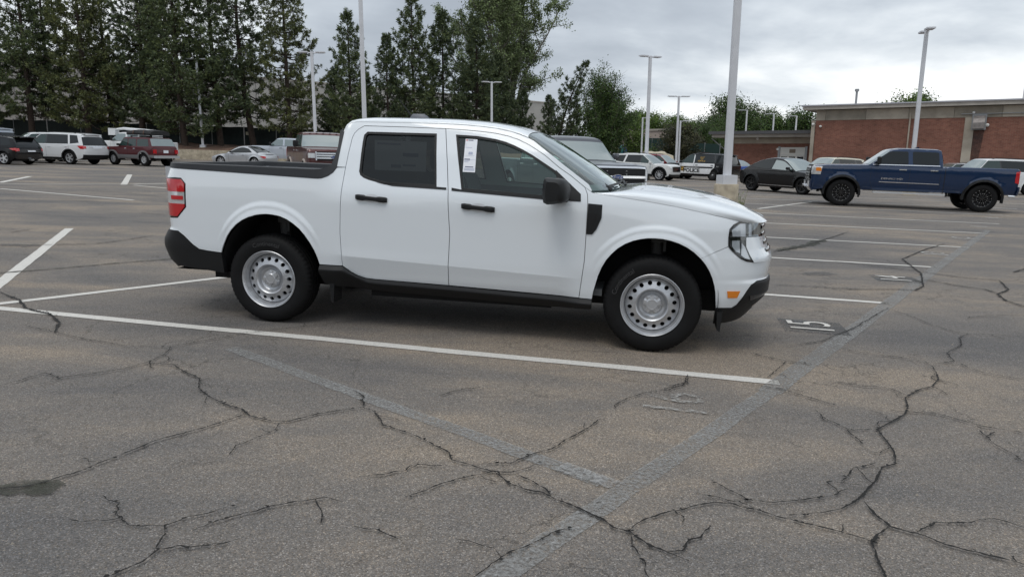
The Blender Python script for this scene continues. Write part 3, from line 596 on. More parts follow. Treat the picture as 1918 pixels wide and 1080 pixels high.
# roof, cab corners, windshield
E_r = [(.60, 1.555), (.615, 1.60), (.65, 1.63), (.80, 1.637), (1.42, 1.636), (1.726, 1.622), (1.92, 1.597), (2.05, 1.560), (2.076, 1.550)]
C_r = [(.585, 1.60), (.60, 1.645), (.66, 1.676), (.82, 1.692), (1.40, 1.694), (1.72, 1.679), (1.92, 1.651), (2.05, 1.617), (2.085, 1.604)]
Er, Cr = resample(E_r, 36), resample(C_r, 36)
MB().grid(skin_rows(Er, Cr, Yh, 2.7, 15)).build('roof', WHITE, H, angle=50)
ws = trl((1000,263.6),(1030,287.5),(1060,311.5),(1103,345))
cabp = [(rail_lo[-1][0]-.004, s_rdoor[5][1]+.001)]+[tuple(p) for p in Er[:8]]+[tuple(p) for p in Er[8::3]]+[(2.076, 1.550)]+ws+[(2.59, 1.185), (2.585, 1.172), s_drip[-1]]+s_drip[::-1][1:]+trl((760,238))+s_rdoor[:6]
both('cab_pillar', [inset(cabp, .0018)], WHITE)
we = resample([(2.070, 1.553)]+[(p[0]-.006, p[1]-.004) for p in ws]+[(2.585, 1.180)], 12); wc = resample([(2.083, 1.604), (2.27, 1.508), (2.54, 1.342), (2.775, 1.188)], 12)
mb = MB(); mb.grid(skin_rows(we, wc, lambda x, z: Yh(x, z)-.002, 2.25, 12))
wsg = mb.build('windshield', GLW, H)
for y0, y1 in ((-.70, -.05), (-.1, .55)):
    mb = MB(); mb.tube([(2.61+.20*(1-(y0/.86)**2), y0, 1.20), (2.595+.20*(1-(((y0+y1)/2)/.86)**2), (y0+y1)/2, 1.222), (2.575+.20*(1-(y1/.86)**2), y1, 1.230)], [.011, .009, .006], 6); mb.tube([(2.72, y0+.02, 1.185), (2.66, y0+.06, 1.215)], .016, 6); mb.build('wiper', PLAST, wsg)
# cab back wall with window
mb = MB(); mb.grid([[(.605+.0*z, y, z) for y in (-.66+.0, -.5, 0, .5, .66)] for z in (.75, 1.17)]); mb.grid([[(.60, y*(1-.25*(z-1.17)), z) for y in (-.80, -.5, 0, .5, .80)] for z in (1.17, 1.26)]); mb.grid([[(.598, y, 1.55) for y in np.linspace(-.70, .70, 29)], [tuple(p) for p in skin_rows(Er, Cr, Yh, 2.7, 15)[0]]])
for s_ in (-1, 1): mb.grid([[(.598, s_*(.80-.36*(z-1.17)), z), (.598, s_*.60, z)] for z in (1.26, 1.40, 1.56)])
mb.build('cab_back', WHITE, H)
MB().grid([[(.596, y, z) for y in (-.61, 0, .61)] for z in (1.25, 1.57)]).build('rear_window', GLT, H)
# inner shell: closes the panel gaps and lines the cabin
LIN = pbr('cabin_lining', (.10, .105, .108), .8); LINL = pbr('pillar_lining', (.46, .47, .46), .75); SEAT = pbr('seat_cloth', (.030, .031, .034), .9, noise=(40, .3))
inner = [(.63, .46), (.66, 1.27), (.66, 1.50), (.70, 1.60), (.9, 1.625), (1.42, 1.625), (1.75, 1.605), (1.95, 1.575), (2.12, 1.505), (2.40, 1.32), (2.57, 1.18), (2.60, 1.0), (2.58, .42), (1.5, .42), (.8, .44)]
both('door_lining', [inner, inset(win_r, .006), inset(win_f, .006)], LINL, -.03, .0)
both('door_card', [[(.66, .44), (.66, 1.13), (2.55, 1.09), (2.58, .42)]], LIN, -.055, .0)
mb = MB(); mb.box((1.65, 0, .42), (2.1, 1.66, .05)); mb.grid([[(x, y, z-.03) for y in np.linspace(-.6, .6, 5)] for x, z in ((.63, 1.62), (1.4, 1.655), (2.02, 1.60))]); mb.build('cabin_floor', LIN, H)
mb = MB(); mb.grid([[(2.30, y, .60), (2.22, y, .85), (2.20, y, 1.08), (2.28, y, 1.135), (2.5, y, 1.16), (2.80-.3*(y/.86)**2, y, 1.165)] for y in np.linspace(-.80, .80, 9)]); mb.build('dashboard', LIN, H)
mb = MB(); R_ = .185; ring = [(2.06+.38*R_*math.sin(t), .37+R_*math.cos(t), 1.03+.92*R_*math.sin(t)) for t in np.linspace(0, 2*PI, 25)]; mb.tube(ring, .014, 6); mb.tube([(2.06, .37-.17, 1.03), (2.09, .37, 1.02), (2.06, .37+.17, 1.03)], .022, 6); mb.tube([(2.09, .37, 1.02), (2.3, .37, .93)], .03, 6); mb.build('steering_wheel', PLAST, H)
def seat(nm, x, y, wd, bench=False):
    mb = MB(); sc = lambda P: [(x+p[0], p[1]) for p in P]
    prof = curve_pts([(.30, .62), (.33, .72), (.25, .77), (.0, .745), (-.10, .78), (-.20, 1.05), (-.27, 1.26), (-.33, 1.28), (-.36, 1.22), (-.30, .95), (-.20, .65)], 3, True)
    rows = []
    for t in np.linspace(-1, 1, 7):
        s_ = 1-.10*abs(t)**3; rows.append([(x+(a if abs(t) < 1 else a*.93-.0), y+t*wd/2, .70+(b-.70)*s_) for a, b in prof])
    mb.grid(rows, True, True)
    hp = curve_pts([(-.28, 1.30), (-.25, 1.36), (-.27, 1.46), (-.33, 1.475), (-.37, 1.42), (-.36, 1.31)], 3, True)
    for yy in ([y-.4, y+.4] if bench else [y]): mb.grid([[(x+a, yy+t*.13, b-(.02 if abs(t) == 1 else 0)) for a, b in hp] for t in (-1, -.7, 0, .7, 1)], True, True)
    mb.build(nm, SEAT, H)
seat('front_seat', 1.62, -.40, .52); seat('front_seat', 1.62, .40, .52); seat('rear_seat', .98, 0, 1.34, True)
# price sheet and window sticker
st = trl((871.6,260),(894,261),(889,323),(866,322))
def sheet(nm, q, mat, off, parent, prints, label=None):
    mb = MB(); skin_panel(mb, [q], Yh, XS[::3], ZS[::3], off, 0, -1); o = mb.build(nm, mat, parent)
    if label: o['label'] = label
    A, B, C, D_ = [np.array(p) for p in q]
    for u0, v0, u1, v1, mt in prints:
        f = lambda u, v: tuple((A*(1-u)+B*u)*(1-v)+(D_*(1-u)+C*u)*v); mb = MB(); skin_panel(mb, [[f(u0, v0), f(u1, v0), f(u1, v1), f(u0, v1)]], Yh, [], [], off+.0015, 0, -1); mb.build('print', mt, o)
    return o
REDI = pbr('red_ink', (.6, .04, .04), .6); FI = pbr('faint_ink', (.42, .46, .58), .6)
pr = [(.08, .02, .19, .055, REDI), (.24, .025, .66, .05, INK), (.06, .16, .14, .17, FI), (.06, .215, .12, .225, FI), (.08, .255, .62, .267, FI), (.36, .39, .70, .47, FI), (.15, .50, .86, .506, FI), (.0, .625, 1, .632, FI), (.06, .60, .52, .628, INK), (.06, .655, .5, .667, FI), (.06, .69, .4, .70, FI), (.16, .83, .84, .855, INK)]
pr += [(.1, v, .92, v+.012, FI) for v in (.885, .912, .938)]
sheet('price_sheet', st, PAPER, -.010, doors['front_door'][-1], pr, 'white printed price sheet inside the window')
GREYP = pbr('sticker_grey', (.035, .037, .038), .7); q = trl((700,262),(798,266),(796,322),(700,318))
# sheet behind dark glass: only a ghost of it shows
sheet('window_sticker', q, pbr('sticker_paper', (.5, .5, .5), .7), -.022, doors['rear_door'][-1], [(.55, .40, .85, .52, INK), (.32, .80, .52, .90, INK), (.55, .78, .8, .84, INK), (.05, .08, .5, .14, INK)])
# mirror
for s_ in (-1, 1):
    rows = []
    for t, wx, wz in ((0, .62, .62), (.06, .85, .86), (.2, 1, 1), (.55, 1, 1), (.85, .93, .95), (1, .6, .72)):
        y = .905+.05+.235*t; cxm, czm = 2.36-.02*t, 1.178
        rows.append([(cxm+dx*wx, s_*y, czm+dz*wz) for dx, dz in ((-.075, -.085), (.02, -.088), (.075, -.07), (.09, -.02), (.082, .045), (.045, .082), (-.04, .088), (-.078, .075))])
    mb = MB(); mb.grid([[tuple(p) for p in np.array(curve_pts(r, 3, True))] for r in rows], True, True); mr = mb.build('door_mirror', PLAST, H, angle=50)
    mb = MB(); mb.grid([[(2.36+dx, s_*y, 1.115+dz) for dx, dz in ((-.05, -.02), (.06, -.02), (.07, .015), (-.05, .02))] for y in (.86, .97)], True, True); mb.build('mirror_arm', PLAST, mr)
    mb = MB(); mb.add([(2.277, s_*y, z) for y, z in ((.975, 1.105), (1.165, 1.115), (1.165, 1.24), (.975, 1.245))], [(0, 1, 2, 3)]); mb.build('mirror_glass', CHROME, mr)
# shark fin and whip aerial
rows = []
for t, ln, wd in ((0, 1, 1), (.4, .84, .8), (.75, .66, .55), (1, .46, .22)):
    rows.append([(1.10-.115+.115*0+a*.12*ln+(1-ln)*-.02, b*.032*wd, 1.680+.062*t) for a, b in ((-.75, -.8), (.2, -1), (.9, -.35), (1.0, 0), (.9, .35), (.2, 1), (-.75, .8), (-.85, 0))])
fin = MB().grid(rows, True, True).build('roof_fin', pbr('fin_grey', (.10, .11, .13), .4), H)
MB().tube([(.93, .0, 1.70), (.88, 0, 1.765), (.80, 0, 1.86)], [.007, .005, .003], 6).build('whip_aerial', PLAST, fin)
# under body, wheel wells
mb = MB(); mb.box((1.5, 0, .36), (4.4, 1.1, .16)); mb.box((1.55, -.42, .27), (1.5, .5, .06)); mb.box((1.0, .35, .27), (1.2, .45, .08)); mb.box((1.55, 0, .40), (2.0, 1.66, .03)); mb.build('underbody', DARK, H)
for s_ in (-1, 1):
    for cx_, a, b_ in ((.028, .445, .545), (3.083, .465, .512)):
        mb = MB(); T = np.linspace(-.10 if cx_ > 1 else 0.0, PI+.0, 25); mb.grid([[(cx_+a*math.cos(t), s_*y, .40+(b_-.04)*math.sin(t)) for t in T] for y in (.885, .45)])
        mb.grid([[(cx_+k*a*math.cos(t), s_*.46, .40+k*(b_-.04)*math.sin(t)) for t in T] for k in (1, .02)]); mb.build('wheel_well', DARK, H)
        mb = MB(); mb.tube([(cx_+.02, s_*.62, .35), (cx_+.0, s_*.64, .86)], .045, 10); mb.box((cx_+.01, s_*.66, .84), (.10, .05, .07)); mb.box((cx_+.06, s_*.68, .80), (.02, .04, .12)); mb.build('strut', pbr('strut_grey', (.05, .05, .05), .6), H)
for x, zt_, h_, s_ in [(3.555, .34, .15, s_) for s_ in (-1, 1)]+[(.53, .36, .16, s_) for s_ in (-1, 1)]:
    MB().prism([(x-.012, zt_), (x+.03, zt_), (x+.02, zt_-h_), (x+.0, zt_-h_+.01)], 'y', s_*.70, s_*.86).build('mud_flap', PLAST, H)
# wheels
def make_wheel():
    root = MB()
    tp = [(.228, .012), (.236, -.004), (.258, -.012), (.290, -.016), (.322, -.012), (.340, -.002), (.352, .010), (.3585, .022), (.3610, .036), (.3615, .046), (.354, .047), (.354, .055), (.362, .056), (.362, .084), (.354, .085), (.354, .095), (.3625, .096), (.3625, .124), (.354, .125), (.354, .135), (.362, .136), (.3615, .166), (.354, .167), (.354, .174), (.361, .175), (.356, .198), (.340, .214), (.30, .222), (.25, .212), (.225, .20)]
    n = 180; T = np.linspace(0, 2*PI, n, endpoint=False); P = []
    for i, (r, d) in enumerate(tp):
        notch = i in (6, 7, 8, 24, 25)
        P.append([((r-(.006 if notch and k % 3 == 0 else 0))*math.cos(t), d, (r-(.006 if notch and k % 3 == 0 else 0))*math.sin(t)) for k, t in enumerate(T)])
    tyre = MB().grid(P, True).build('tyre', RUB, None, angle=40)
    V, Fc = text_shape('Continental', .05); mb = MB(); R0 = .292
    mb.add([((R0+v[1])*math.cos(2.15-v[0]/R0), -.0175, (R0+v[1])*math.sin(2.15-v[0]/R0)) for v in V], Fc); lt = mb.build('sidewall_lettering', pbr('rubber_letter', (.045, .045, .047), .6), None, smooth=False)
    rim = MB(); revolve(rim, [(.226, .02), (.2335, -.002), (.2345, -.008), (.231, -.011), (.224, -.004), (.220, .006), (.2145, .008), (.211, .020), (.205, .030), (.2035, .05), (.200, .056)], 72)
    # pierced disc
    k_ = 16; loops = [[(.1985*math.cos(t), .1985*math.sin(t)) for t in np.linspace(0, 2*PI, 64, endpoint=False)], [(.128*math.cos(t), .128*math.sin(t)) for t in np.linspace(0, 2*PI, 64, endpoint=False)]]
    for j in range(k_):
        a = 2*PI*(j+.5)/k_; loops.append([(.164*math.cos(a)+.0168*math.cos(t), .164*math.sin(a)+.0168*math.sin(t)) for t in np.linspace(0, 2*PI, 12, endpoint=False)])
    V, Fc, bnd = fill2d(loops, [], []); r = np.hypot(V[:, 0], V[:, 1]); dd = np.interp(r, [.128, .14, .19, .1985], [.014, .018, .040, .052]); rim.add(np.c_[V[:, 0], dd, V[:, 1]], Fc)
    inner_ = [(a, b) for a, b in bnd if .131 < r[a] < .196]; used = sorted({i for e in inner_ for i in e}); rm = {u: i for i, u in enumerate(used)}; q = np.c_[V[used, 0], dd[used], V[used, 1]]
    rim.add(np.r_[q, q+[0, .02, 0]], [(rm[a], rm[b], rm[b]+len(used), rm[a]+len(used)) for a, b in inner_])
    revolve(rim, [(.128, .014), (.122, .012), (.115, .016), (.108, .028), (.102, .045), (.094, .054), (.074, .058), (.05, .058)], 72)
    rim = rim.build('rim', STEEL, None, angle=42)
    cap = MB(); n = 60; T = np.linspace(0, 2*PI, n, endpoint=False); rows = []
    for rr, d in ((.074, .06), (.0735, .046), (.070, .040)): rows.append([(rr*math.cos(t), d, rr*math.sin(t)) for t in T])
    for k0, d in ((1.0, .036), (.985, .028), (.95, .024)): rows.append([((.048+.020*(.5+.5*math.tanh(5*math.cos(5*t))))*k0*math.cos(t), d, (.048+.020*(.5+.5*math.tanh(5*math.cos(5*t))))*k0*math.sin(t)) for t in T])
    for rr, d in ((.040, .021), (.038, .0185), (.030, .0185), (.029, .020), (.012, .0195), (.0005, .0195)): rows.append([(rr*math.cos(t), d, rr*math.sin(t)) for t in T])
    cap = cap.grid(rows, True).build('centre_cap', pbr('cap_silver', (.50, .51, .53), .3, .5), None, angle=30)
    nut = MB()
    for j in range(5):
        a = 2*PI*(j+.5)/5; nut.tube([(.058*math.cos(a), .05, .058*math.sin(a)), (.058*math.cos(a), .036, .058*math.sin(a))], .009, 6)
    nut = nut.build('wheel_nuts', STEEL, None); nut['kind'] = 'stuff'
    drum = MB(); revolve(drum, [(.20, .085), (.15, .09), (.0005, .09)], 32); revolve(drum, [(.2, .2), (.2, .06)], 32); drum = drum.build('brake_drum', DARK, None)
    vl = MB().tube([(.195, .05, 0), (.196, .012, 0)], .0045, 6).build('valve', PLAST, None)
    return [tyre, lt, rim, cap, nut, drum, vl]
wp = make_wheel(); first = True
for x, s_, rot in ((0, -1, .55), (3.076, -1, -.35), (0, 1, .2), (3.076, 1, .9)):
    wr = empty('wheel'); wr.parent = H; wr.location = (x, s_*.882, .3595); wr.rotation_euler = (0, rot, 0) if s_ < 0 else (0, rot, PI)
    for o in wp:
        c = o if first else o.copy()
        if not first: COL.objects.link(c)
        c.parent = wr
    first = False
# ------------------------------------------------------------------ parked vehicles
UPV = np.array([math.sin(LEAN), 0, math.cos(LEAN)])            # plumb
def gxy(u, Y, z=0.):               # point of level z at depth Y that shows in column u
    lo, hi = -400., 400.
    for _ in range(60):
        m_ = (lo+hi)/2
        if pix((m_, Y, z))[0] < u: lo = m_
        else: hi = m_
    return np.array([lo, Y, z])
def plumb_h(B, v):                 # height over B whose plumb top shows at row v
    lo, hi = 0., 60.
    for _ in range(50):
        m_ = (lo+hi)/2
        if pix(B+UPV*m_)[1] > v: lo = m_
        else: hi = m_
    return lo
def arc(cx_, cz, r, a0, a1, n=14): return [(cx_+r*math.cos(t), cz+r*math.sin(t)) for t in np.linspace(a0, a1, n)]
WHEELS = {}
def wheel_proto(R, rr, style, wd=.22):
    """tyre and rim meshes for a parked car; outer face towards -y"""
    key = (R, rr, style)
    if key in WHEELS: return WHEELS[key]
    t = MB(); revolve(t, [(rr, .02), (rr+.01, .0), (rr+.4*(R-rr), -.012), (R-.03, .0), (R-.008, .018), (R, .04), (R, wd-.04), (R-.02, wd), (rr, wd-.02)], 40)
    ty = t.build('tyre', RUB, None)
    m = MB(); sp_, mat = {'five': (5, ALLOY), 'six': (6, ALLOY), 'ten': (10, ALLOY), 'black': (5, BLKGL), 'blackdots': (8, BLKGL), 'steel': (0, pbr('black_steel', (.02, .02, .021), .5)), 'chrome': (6, CHROME)}[style]
    revolve(m, [(rr-.012, .06), (rr-.01, .004), (rr+.002, -.002), (rr+.004, .012)], 36)
    if sp_:
        for j in range(sp_):
            a = 2*PI*j/sp_; ca, sa = math.cos(a), math.sin(a); w0, w1 = .030, (.036 if sp_ < 8 else .018)
            for k_ in ((-.5, .5) if style in ('five', 'six') else (0,)):
                P = [(.03, w0*.5+k_*.03), (rr-.01, w1*.5+k_*.07), (rr-.01, -w1*.5+k_*.07), (.03, -w0*.5+k_*.03)]
                pts = [(r_*ca-s_*sa, d, r_*sa+s_*ca) for d in (.012, .04) for r_, s_ in P]; m.add(pts, [(0, 1, 2, 3), (0, 4, 5, 1), (2, 6, 7, 3), (1, 5, 6, 2)])
        revolve(m, [(.0005, .006), (.04, .008), (.055, .03)], 16)
    else: revolve(m, [(rr-.01, .03), (rr*.6, .015), (rr*.5, .03), (.0005, .03)], 24)
    ri = m.build('rim', mat, None)
    ex = []
    if style == 'steel': q = MB(); revolve(q, [(.0005, .008), (.05, .012), (.065, .03)], 16); ex.append(q.build('hub_cap', CHROME, None))
    if style == 'blackdots':
        q = MB()
        for j in range(16):
            a = 2*PI*j/16
            for r_ in (rr-.02, rr*.55): q.box((r_*math.cos(a), .0 if r_ > rr*.8 else .008, r_*math.sin(a)), (.014, .012, .014))
        o = q.build('rim_bolts', CHROME, None); o['kind'] = 'stuff'; ex.append(o)
    bk = MB(); revolve(bk, [(rr-.012, .062), (.0005, .062)], 20); ex.append(bk.build('brake', DARK, None))
    WHEELS[key] = [ty, ri]+ex; ex_all = WHEELS[key]
    for o in ex_all: o['_proto'] = 1
    return ex_all
def solve_place(A, pA, B, uB, guess):
    """pose whose wheel A stands under pixel pA and whose point B shows at column uB"""
    g = at(*pA); best = None
    for k in range(-1200, 1201):
        yaw = guess+math.radians(k*.05); c, s_ = math.cos(yaw), math.sin(yaw)
        loc = np.array([g[0]-(c*A[0]-s_*A[1]), g[1]-(s_*A[0]+c*A[1])]); b = (loc[0]+c*B[0]-s_*B[1], loc[1]+s_*B[0]+c*B[1], B[2] if len(B) > 2 else 0)
        e = abs(pix(b)[0]-uB)+abs(k)*.01
        if best is None or e < best[0]: best = (e, yaw, loc)
    return best[2], best[1]
class Car:
    """car shell: flanks y = Y(x,z), a skin over the outline from nose to tail, a glasshouse on top"""
    def __init__(s, name, label, cat, paintm, sp, group=None):
        s.root = empty(name, label=label, cat=cat, group=group); s.sp = sp; s.paint = paintm
        W = sp['W']; s.W = W; zb = sp['belt']; zr = sp.get('rock', .22)
        prof_z = [0, zr, zr+.12, zr+.28, zb-.16, zb-.03, zb+.02, zb+1]; prof_w = [W-.10, W-.06, W-.025, W-.004, W, W-.012, W-.03, W-.03-sp.get('tumble', .36)]
        tab = smooth_tab(prof_z, prof_w, .02); xf, xr = sp['xf'], sp['xr']
        def Y(x, z):
            x = np.asarray(x, float); y = np.interp(z, _z, tab)
            for cx_ in (sp['wf'], sp['wr']):
                r = np.hypot(x-cx_, np.asarray(z)-sp['R']); y = y+sp.get('flare', .018)*(1-sstep(sp['Ra'], sp['Ra']+.09, r))
            L = sp.get('nose', .55); u = np.clip((x-(xf-L))/(L+.12), 0, 1); y = y-(.20*W)*u**2.4
            L = sp.get('tail', .45); u = np.clip(((xr+L)-x)/(L+.12), 0, 1); y = y-(.13*W)*u**2.6
            return y
        s.Y = Y; C = np.array(resample_path(sp['path'], .09)); s.C = C
        n = len(C); d = np.gradient(C, axis=0); d /= np.linalg.norm(d, axis=1)[:, None]; nn = np.c_[d[:, 1], -d[:, 0]]
        nn = -nn if (nn[n//2][1] < 0) else nn
        fr = np.abs(nn[:, 0]); rr = (1-fr)*sp.get('rt', .055)+fr*sp.get('rf', .15); s.E = C-nn*rr[:, None]
        rows = skin_rows(s.E, C, Y, 3.0, 7); s.rows = rows
        mb = MB(); bedx = sp.get('bed')
        if bedx:
            for r in rows:
                cx_ = r[6][0]; nz = r[6][2]
                if bedx[0] < cx_ < bedx[1] and nz > zb-.35:
                    Ye = -r[0][1]; k = len(r)
                    ys = [-Ye, -Ye+.01, -Ye+.03, -Ye+.085, -Ye+.09, -Ye+.10, 0]; zs_ = [r[0][2], nz-.015, nz, nz, nz-.03, nz-.45, nz-.46]
                    for j in range(7): r[j] = (cx_, ys[j], zs_[j]); r[k-1-j] = (cx_, -ys[j], zs_[j])
        mb.grid(rows)
        # flank outline: skin edge plus underside with wheel arches
        R, Ra = sp['R'], sp['Ra']; E_ = [tuple(p) for p in s.E]
        def archp(cx_):
            a0 = math.asin(min(.95, max(-.9, (zr-R)/Ra))); return arc(cx_, R, Ra, PI-a0, a0, 16)
        bot = archp(sp['wr'])+archp(sp['wf'])
        bx = E_[-1]; poly = E_+([(bx[0]+.0, bx[1]-.001)] if 0 else [])+bot
        s.poly = poly
        xs = np.arange(xr-.3, xf+.3, .11); zs_ = np.arange(.1, 2.3, .09)
        for sd_ in (-1, 1): skin_panel_plain(mb, [poly], Y, xs, zs_, sd_)
        mb.build('body', paintm, s.root, angle=38)
        u = MB(); u.box(((sp['wf']+sp['wr'])/2, 0, zr+.10), (xf-xr-.5, 2*W-.5, .16))
        for cx_ in (sp['wf'], sp['wr']):
            for sd_ in (-1, 1):
                u.grid([[(x, sd_*y, z) for x, z in arc(cx_, R, Ra+.005, -.1, PI+.1, 14)] for y in (W-.09, W-.5)]); u.grid([[(x, sd_*(W-.45), z) for x, z in arc(cx_, R, rr_, 0, PI, 14)] for rr_ in (Ra, .02)])
        u.build('underbody', DARK, s.root)
        # glasshouse
        if sp.get('cab'):
            G = np.array(resample_path(sp['cab'], .08)); n = len(G); d = np.gradient(G, axis=0); d /= np.linalg.norm(d, axis=1)[:, None]; nn = np.c_[d[:, 1], -d[:, 0]]; nn = -nn if nn[n//2][1] < 0 else nn
            rt = sp.get('crt', .05); s.G = G; s.GE = G-nn*np.linspace(sp.get('wsr', .14), rt, n)[:, None]*np.clip(np.abs(nn[:, :1])*1.6+.45, 0, 1) if 0 else G-nn*(rt+(sp.get('wsr', .12)-rt)*np.clip(np.abs(nn[:, :1])*1.3, 0, 1))
            s.grows = skin_rows(s.GE, G, Y, 2.7, 8); mb = MB(); mb.grid(s.grows)
            poly = [tuple(p) for p in s.GE]; poly = poly+[(poly[-1][0]+.02, zb-.03), (poly[0][0]-.02, zb-.03)]
            for sd_ in (-1, 1): skin_panel_plain(mb, [poly], Y, xs, zs_, sd_)
            s.cab = mb.build('cabin', sp.get('roofm', paintm), s.root, angle=38)
        ws_ = wheel_proto(R, sp.get('rim', R*.62), sp.get('style', 'five'), .23)
        for cx_ in (sp['wf'], sp['wr']):
            for sd_ in (-1, 1):
                wr = empty('wheel'); wr.parent = s.root; wr.location = (cx_, sd_*(W-.03), R); wr.rotation_euler = (0, .3*cx_+sd_, 0 if sd_ < 0 else PI)
                for o in ws_:
                    c = o if o.get('_proto') else o.copy()
                    if o.get('_proto'): del o['_proto']
                    else: COL.objects.link(c)
                    c.parent = wr
    def side(s, name, poly, mat, off=.006, flange=.01, sides=(-1, 1), parent=None, fine=.11):
        out = []
        for sd_ in sides:
            mb = MB(); skin_panel(mb, [poly], s.Y, np.arange(-4, 4, fine), np.arange(0, 2.6, fine), off, flange, sd_); out.append(mb.build(name, mat, parent or s.root))
        return out
    def patch(s, name, t0, t1, a0, a1, mat, off=.008, cab=False, nt=6, na=8, mirror=False, parent=None):
        """a piece of the skin between path positions t (0 nose .. 1 tail) and angles a in degrees (0 right flank, 90 middle, 180 left)"""
        Ep, Cp = (s.GE, s.G) if cab else (s.E, s.C); n_ = 2.7 if cab else 3.0; out = []
        for sg in ((1, -1) if mirror else (1,)):
            rows = []
            for t in np.linspace(t0, t1, nt):
                k = t*(len(Cp)-1); i = int(min(k, len(Cp)-2)); f = k-i; e = Ep[i]*(1-f)+Ep[i+1]*f; c = Cp[i]*(1-f)+Cp[i+1]*f; dd = c-e; dd = dd/(np.linalg.norm(dd)+1e-9)
                Ye = float(s.Y(e[0], e[1])); r = []
                for a in np.radians(np.linspace(a0, a1, na)):
                    co, si = math.cos(a), abs(math.sin(a)); q = si**(2/n_); y = -Ye*math.copysign(abs(co)**(2/n_), co); r.append((e[0]+(c[0]-e[0])*q+dd[0]*off*min(1, si*2+.2), (y-math.copysign(off*(1-si), -y)*-1 if 0 else y+(-off if y < 0 else off)*abs(co))*sg, e[1]+(c[1]-e[1])*q+dd[1]*off*min(1, si*2+.2)))
                rows.append(r)
            out.append(MB().grid(rows).build(name, mat, parent or s.root, angle=50))
        return out
    def tz(s, z, front=True):           # path position of the level z on the nose or tail
        C = s.C; n = len(C); k = range(n//2) if front else range(n-1, n//2, -1)
        for i in k:
            if C[i][1] >= z: return i/(n-1)
        return .5
    def tx(s, x, cab=False):
        C = s.G if cab else s.C; n = len(C)
        i = int(np.argmin(np.abs(C[:, 0]-x)+(0 if cab else (C[:, 1] < .5)*5))); return i/(n-1)
    def glassband(s, t0, t1, name='windshield', mat=None, a=(14, 166), off=.007): return s.patch(name, t0, t1, a[0], a[1], mat or CARGLC, off, True, 8, 13)
    def seam(s, pts, wd=.008, sides=(-1, 1)):
        for sd_ in sides:
            mb = MB(); rows = []
            P = resample_path(pts, .12)
            for i, (x, z) in enumerate(P):
                a = np.array(P[min(i+1, len(P)-1)])-np.array(P[max(i-1, 0)]); a /= np.linalg.norm(a)+1e-9; nx, nz = -a[1]*wd/2, a[0]*wd/2
                rows.append([(x+nx, sd_*(float(s.Y(x, z))+.003), z+nz), (x-nx, sd_*(float(s.Y(x, z))+.003), z-nz)])
            mb.grid(rows); mb.build('door_seam', DARK, s.root)
    def handle(s, x, z, mat, L=.18, sides=(-1, 1)):
        for sd_ in sides: y = float(s.Y(x, z)); MB().box((x, sd_*(y+.015), z), (L, .03, .032)).build('door_handle', mat, s.root)
    def mirror(s, x, z, mat, w_=.2, h_=.15, arm=.06):
        for sd_ in (-1, 1):
            y = float(s.Y(x, z)); mb = MB(); mb.grid([[(x+dx*k, sd_*(y+arm+w_*t), z+dz*k) for dx, dz in rounded([(-.05, -h_/2), (.07, -h_/2), (.07, h_/2), (-.05, h_/2)], .04)] for t, k in ((0, .8), (.15, 1), (.8, 1), (1, .75))], True, True); mb.tube([(x+.01, sd_*(y-.03), z-h_*.3), (x+.01, sd_*(y+arm+.02), z-h_*.3)], .022, 6); mb.build('door_mirror', mat, s.root, angle=50)
    def letters(s, txt, x, z, size, mat, sd_, off=.012, sx_=1.0, parent=None, name='lettering', bold=0.):
        V, Fc = text_shape(txt, size, 0, bold); mb = MB(); P = []
        for v in V: xx = x+(v[0] if sd_ < 0 else -v[0])*sx_; zz_ = z+v[1]; P.append((xx, sd_*(float(s.Y(xx, zz_))+off), zz_))
        mb.add(P, Fc); return mb.build(name, mat, parent or s.root, smooth=False)
    def place(s, A, pA, B, uB, guess):
        loc, yaw = solve_place(A, pA, B, uB, math.radians(guess)); s.root.location = (loc[0], loc[1], 0); s.root.rotation_euler = (0, 0, yaw); return s
def resample_path(P, step):
    P = np.array(P, float); d = np.r_[0, np.cumsum(np.linalg.norm(np.diff(P, axis=0), axis=1))]; n = max(4, int(d[-1]/step)); s_ = np.unique(np.r_[np.linspace(0, d[-1], n), d]); k = [0]
    for i in range(1, len(s_)):
        if s_[i]-s_[k[-1]] > step*.3: k.append(i)
    s_ = s_[k]; s_[-1] = d[-1]; return [tuple(p) for p in np.c_[np.interp(s_, d, P[:, 0]), np.interp(s_, d, P[:, 1])]]
def skin_panel_plain(mb, loops, Y, xs, zs, side):
    V, Fc, bnd = fill2d(loops, xs, zs); y = Y(V[:, 0], V[:, 1]); P = np.c_[V[:, 0], side*y, V[:, 1]]; mb.add(P, Fc)
def smoothp(P, k=4): return curve_pts(P, k)
# --- outlines: x forward, nose to tail; wheel bases and heights of the real kinds
def suv_spec(L=4.95, H=1.78, wb=3.02, W=.98, hood=1.08, **kw):
    xf = wb/2+.93*(L/4.95); xr = xf-L; b = .62*H
    d = dict(W=W, belt=b, xf=xf, xr=xr, wf=wb/2, wr=-wb/2, R=.375, Ra=.44, rock=.25,
        path=smoothp([(xf-.10, .24), (xf-.02, .40), (xf, .62), (xf-.03, .85), (xf-.12, hood-.06), (xf-.45, hood+.02), (xf-1.15, b-.01), (xf-1.5, b), (0, b), (xr+.5, b), (xr+.10, b-.03), (xr+.02, b-.20), (xr, .62), (xr+.05, .42), (xr+.12, .30)]),
        cab=smoothp([(xf-1.12, b-.03), (xf-1.55, b+.30), (xf-1.95, H-.08), (xf-2.4, H-.01), (xf-3.2, H), (xr+.75, H-.035), (xr+.42, H-.08), (xr+.30, H-.15), (xr+.12, b+.14), (xr+.05, b-.04)]))
    d.update(kw); return d
